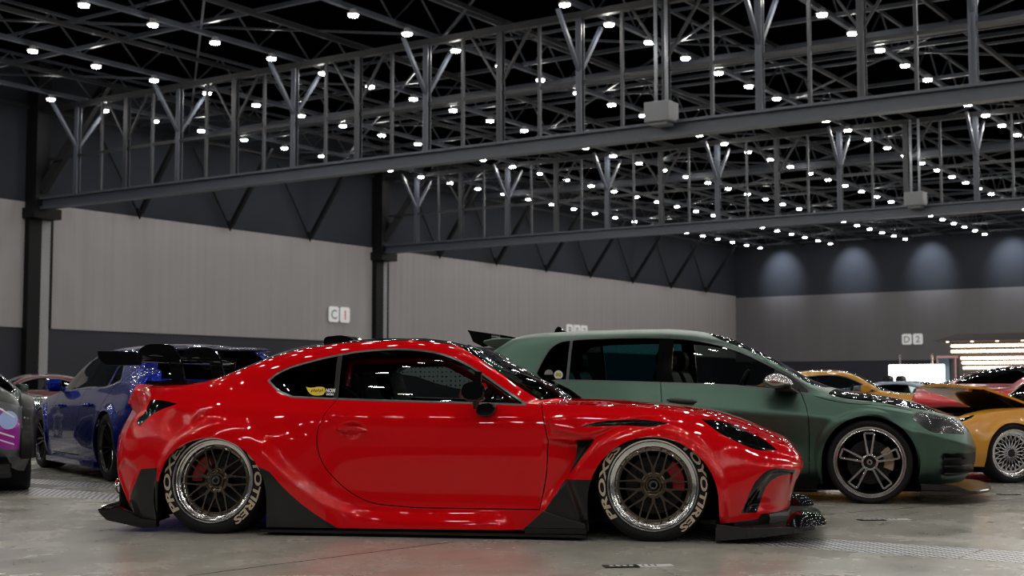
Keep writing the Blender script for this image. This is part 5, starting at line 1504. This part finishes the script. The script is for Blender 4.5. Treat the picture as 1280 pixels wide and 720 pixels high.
def left_livery_car():
    GREY = mat('graphite_black_paint', (.006, .007, .008), .35, coat=.8); SL = mat('slate_grey_vinyl', (.06, .07, .075), .4, coat=.5)
    PUR = mat('purple_paint', (.30, .012, .30), .3, coat=.8); WH = mat('white_vinyl', (.75, .72, .75), .4); PB = mat('pale_blue_vinyl', (.30, .42, .75), .4)
    g = Vector((-4.01, 11.3)); th = R(-112)
    x, y = -.40, -.90      # rear right corner
    root = empty('race_car', (g.x - x * math.cos(th) - y * math.sin(th), g.y + x * math.sin(th) - y * math.cos(th), 0), -th,
                 'dark car with purple star graphic on its tail, cut off by the left edge', 'car')
    P = base_coupe(W=.90, tumble=1.5, zb=.17, lip=.05, flare=.05, cr=.30, xr=-.62, belt=[(-.4, .79), (.3, .80), (1.4, .79), (2.0, .775), (2.55, .74), (2.9, .66)],
                   tail=[(.10, .24), (.02, .34), (0, .50), (.02, .62), (.05, .74), (.10, .78), (.18, .79), (.2, .80)])
    star = []
    for i in range(10):
        r = .055 if i % 2 == 0 else .024; a = PI / 2 + PI * i / 5; star.append((-.585 + r * math.cos(a), .62 + r * math.sin(a) * 1.2))
    mid_line = [(-.74, .50), (-.62, .53), (-.50, .58)]
    ex = [('star_outline', 'side', 'tail', star, (1.0, 4.6), .007),
          ('stripe', 'side', 'tail', [(-.80, .453), (-.50, .558), (-.50, .572), (-.80, .467)], (1, 4.6), 0), ('lower_stripe', 'side', 'tail', [(-.80, .395), (-.60, .465), (-.50, .54), (-.50, .552), (-.60, .477), (-.80, .407)], (1, 4.6), 0),
          ('upper_stripe', 'side', 'tail', [(-.80, .613), (-.64, .713), (-.64, .727), (-.80, .627)], (1, 4.6), 0),
          ('blue_graphic', 'side', 'tail', circle(-.75, .60, .075, 16), (1, 4.6), 0),
          ('purple_panel', 'side', 'tail', [(-.84, .36), (-.72, .36), (-.50, .54), (-.50, .66), (-.60, .74), (-.84, .60)], (1, 4.6), 0),
          ('grey_panel', 'side', 'tail', [(-.90, .30), (-.50, .30), (-.46, .62), (-.60, .77), (-.90, .70)], (.6, 4.6), 0),
          ('reflector', 'side', 'tail', [(-.80, .335), (-.54, .335), (-.52, .30), (-.80, .30)], (0, 2), 0)]
    regs = coupe_regions(DLO_COUPE, [])
    # only the tail end carries the graphic: the pieces reach no farther forward than the rear overhang
    regs = ex + regs
    mats = dict(star_outline=(WH, M_DARK), stripe=(WH, M_DARK), lower_stripe=(WH, M_DARK), upper_stripe=(WH, M_DARK), blue_graphic=(PB, M_DARK), purple_panel=(PUR, M_DARK), reflector=(M_REDLENS, M_DARK), grey_panel=(SL, M_DARK), taillight=(M_BLACK, M_DARK))
    # mirrored so that the graphic sits on the right half, next to the wheel
    mk = wheel_proto('six', Rt=.33, Rr=.235, W=.30, col=M_BLACKALLOY, lipcol=M_BLACKALLOY)
    build_car(root, P, GREY, regs, (), (), mats, nt=200, nseg=(5, 8, 8, 6, 8, 4, 4), wheel=mk, Rt=.33, ar=.345, wy=.935)
    for s in (-1, 1):
        mb = MB()
        mb.lathe([(0, .365), (-.08, .368), (-.09, .385), (-.08, .43), (-.04, .47), (.03, .49), (.03, .36), (0, .365)], 36, a0=-.25, a1=PI + .1)
        for i, v in enumerate(mb.v): mb.v[i] = (v[0], s * (.885 - v[1]), v[2] + .33)
        mb.build('overfender', mat('overfender_black', (.003, .003, .003), .4, spec=.2, coat=.3), root)
    mb = MB(); mb.prism([(-.66, .14), (-.66, .26), (-.3, .24), (-.3, .14)], -.78, .78, 'y'); mb.build('rear_diffuser', M_BLACK, root, bevel=.01)

def others():
    OCH = mat('ochre_paint', (.55, .25, .02), .3, coat=1.0); RD = mat('crimson_paint', (.36, .006, .018), .3, .3, coat=1.0); DK = mat('black_teal_paint', (.012, .03, .035), .25, coat=1.0)
    WHT = mat('silver_blue_paint', (.35, .40, .52), .3, .3, coat=1.0); DG = mat('black_green_paint', (.008, .03, .022), .25, coat=1.0); RIM_SHEEN = mat('rim_reflection', (.65, .52, .38), .3, coat=1)
    P1 = base_coupe()
    bg_coupe('sports_coupe', 'ochre yellow coupe whose roof and windscreen show over the green hatchback bonnet', 1036, 23.5, 1.05, 16, OCH)
    bg_coupe('sports_coupe', 'crimson red fastback coupe behind the amber yellow car', 1272, 18.2, .55, -28, RD)
    r, out = bg_coupe('sports_coupe', 'black car with a pale reflection painted along its roof rim in front of the booth of light tubes', 1238, 29, .85, 12, DK, P=base_coupe(rail=[(-.42, .92), (-.15, .95), (.1, 1.0), (.4, 1.12), (.85, 1.18), (1.15, 1.17), (1.4, 1.12), (1.7, .97), (1.95, .82), (2.2, .78), (2.55, .76), (2.9, .68)],
        cen=[(-.42, .93), (-.2, .97), (.1, 1.06), (.4, 1.18), (.9, 1.24), (1.2, 1.23), (1.4, 1.17), (1.7, 1.03), (2.05, .84), (2.2, .80), (2.55, .77), (2.9, .70)]), regs=None, mats=dict(window_trim=(RIM_SHEEN, M_DARK)))  # reflection along the roof rim put in as a pale trim colour
    bg_coupe('sports_coupe', 'silver blue low car in front of the glowing white screen', 1140, 26, 1.1, 35, WHT, P=base_coupe(rail=[(-.42, .80), (-.15, .82), (.1, .86), (.5, .93), (.85, .96), (1.15, .955), (1.4, .93), (1.7, .84), (1.95, .76), (2.2, .74), (2.55, .72), (2.9, .66)],
        cen=[(-.42, .82), (-.2, .84), (.1, .89), (.5, .965), (.9, 1.0), (1.2, .99), (1.4, .96), (1.7, .87), (2.05, .78), (2.2, .76), (2.55, .73), (2.9, .67)],
        belt=[(-.4, .76), (1.4, .73), (2.0, .72), (2.55, .70), (2.9, .64)]), dlo=S([(.35, .81), (.5, .87), (.95, .93), (1.3, .905), (1.7, .79), (1.0, .755), (.42, .77)], (0, 4), 3), regs=None)
    r2, o2 = bg_coupe('sports_coupe', 'black-green car behind the left edge, its windscreen full of lamp reflections', -62, 18.5, 1.3, 38, DG)
    bg_coupe('sports_coupe', 'small dark maroon car far back beside the blue hatchback front', 40, 30, 1.2, 150, mat('maroon_paint', (.10, .015, .02), .3, coat=1))
    # rear wing on the silver car
    # glowing screen
    root = empty('light_screen', hw(-26.7 * .95, 80 * .95, 0), HRZ, 'glowing white rectangular screen standing before the far wall', 'screen')
    mb = MB(); mb.box((0, 0, .55), (3.15, .12, 2.17)); mb.build('screen_panel', mat('screen_light', (1, 1, 1), .5, emit=(.92, .96, 1), estr=5.0), root, bevel=.05)
    for x in (.62, 2.42):
        mb = MB(); mb.box((x - .05, .13, 0), (x + .05, .23, 2.75)); mb.build('post', M_SILVER, root)
    mb = MB(); mb.box((-.1, .14, .45), (3.25, .2, .55)); mb.box((.4, -.1, 0), (2.7, .4, .08)); mb.build('frame', M_PLASTIC, root)
    # booth with light tubes
    root = empty('show_booth', hw(-23.74, 80, 0), HRZ, 'dark flat-roofed booth lit by rows of long glowing tubes at the right edge', 'booth')
    BD = mat('booth_brown', (.06, .05, .048), .6)
    mb = MB(); mb.box((-.1, -.4, 3.55), (9.5, 3.0, 3.64)); mb.prism([(0, 3.64), (1.2, 3.98), (9.5, 3.98), (9.5, 3.64)], -.3, 2.9, 'y'); mb.build('booth_roof', BD, root)
    mb = MB(); mb.box((.65, .3, 0), (9.5, .5, 3.55)); mb.build('back_wall', mat('booth_grey', (.04, .037, .037), .6), root)
    mb = MB(); mb.box((.02, .1, 0), (.62, .2, 2.62)); mb.build('door_leaf', mat('booth_teal', (.02, .07, .10), .3, coat=.5), root)
    mb = MB(); mb.box((-.08, .0, 2.60), (1.1, .25, 2.74)); mb.box((-.1, .05, 0), (0, .2, 2.6)); mb.box((.95, .05, 0), (1.02, .2, 2.6)); mb.build('door_frame', mat('booth_pink', (.45, .25, .25), .4), root)
    LT = mat('warm_tube_light', (1, 1, 1), .5, emit=(1.0, .72, .50), estr=5.0)
    for z, x in ((3.30, .75), (2.98, .75), (2.58, 1.30), (2.31, 1.36), (2.02, 1.42)):
        mb = MB(); mb.tube([(x, .1, z), (9.4, .1, z)], .075, 8); mb.build('light_tube', LT, root)
    mb = MB()
    for i in range(5): mb.box((.6 + 1.4 * i, -.38, 3.5), (.75 + 1.4 * i, -.3, 3.56))
    mb.build('roof_lamps', LT, root)
    # sponsor plates lying on the slab
    for (p, label) in (((.61, 6.655), 'flat black and white printed plate on the floor in front of the red coupe'), ((2.43, 8.97), 'flat dark printed plate on the floor between the red and green cars'), ((4.1, 11.1), 'small dark printed plate on the floor before the green hatchback bumper')):
        root = empty('floor_plate', (p[0], p[1], .001), .12, label, 'floor plate')
        mb = MB(); mb.box((-.17, -.045, 0), (0.0, .045, .004)); mb.build('black_half', M_PLASTIC, root)
        mb = MB(); mb.box((0.0, -.04, 0), (.17, .04, .004)); mb.build('white_half', mat('white_plate', (.75, .75, .73), .3), root)
        mb = MB()
        for i in range(4): mb.box((-.14 + i * .032, -.02, .004), (-.122 + i * .032, .018, .0055))
        for i in range(3): mb.box((.02 + i * .03, -.02, .004), (.028 + i * .03, .02, .0055), 1)
        mb.build('print', [mat('white_print', (.6, .6, .6), .5), M_PLASTIC], root)

CARS = [green_hatch, blue_hatch, yellow_car, left_livery_car, others]
def camera():
    cd = bpy.data.cameras.new('camera'); co = bpy.data.objects.new('camera', cd); COL.objects.link(co)
    cd.sensor_width = 36; cd.lens = FPX * 36 / 1280; cd.clip_end = 400
    co.location = (0, 0, CAMH); co.rotation_euler = (PI / 2 + PITCH, 0, 0)
    cd.dof.use_dof = True; cd.dof.focus_distance = 7.9; cd.dof.aperture_fstop = 3.8; cd.dof.aperture_blades = 0
    SC.camera = co
    w = bpy.data.worlds.new('world'); SC.world = w; w.use_nodes = True
    w.node_tree.nodes['Background'].inputs[0].default_value = (.02, .022, .026, 1); w.node_tree.nodes['Background'].inputs[1].default_value = 1
    SC.view_settings.view_transform = 'Standard'; SC.view_settings.look = 'None'; SC.view_settings.gamma = 1; SC.view_settings.exposure = EXPO
    SC.view_settings.use_curve_mapping = False
    cy = SC.cycles; cy.use_denoising = True; cy.denoising_prefilter = 'NONE'; cy.use_adaptive_sampling = False; cy.pixel_filter_type = 'BLACKMAN_HARRIS'; cy.filter_width = 1.1; cy.max_bounces = 8; cy.diffuse_bounces = 3; cy.glossy_bounces = 4; cy.transmission_bounces = 4; cy.transparent_max_bounces = 12
    cy.caustics_reflective = False; cy.caustics_refractive = False; cy.sample_clamp_indirect = 6; cy.use_light_tree = True

camera()
hall()
red_coupe()
for fn in CARS: fn()
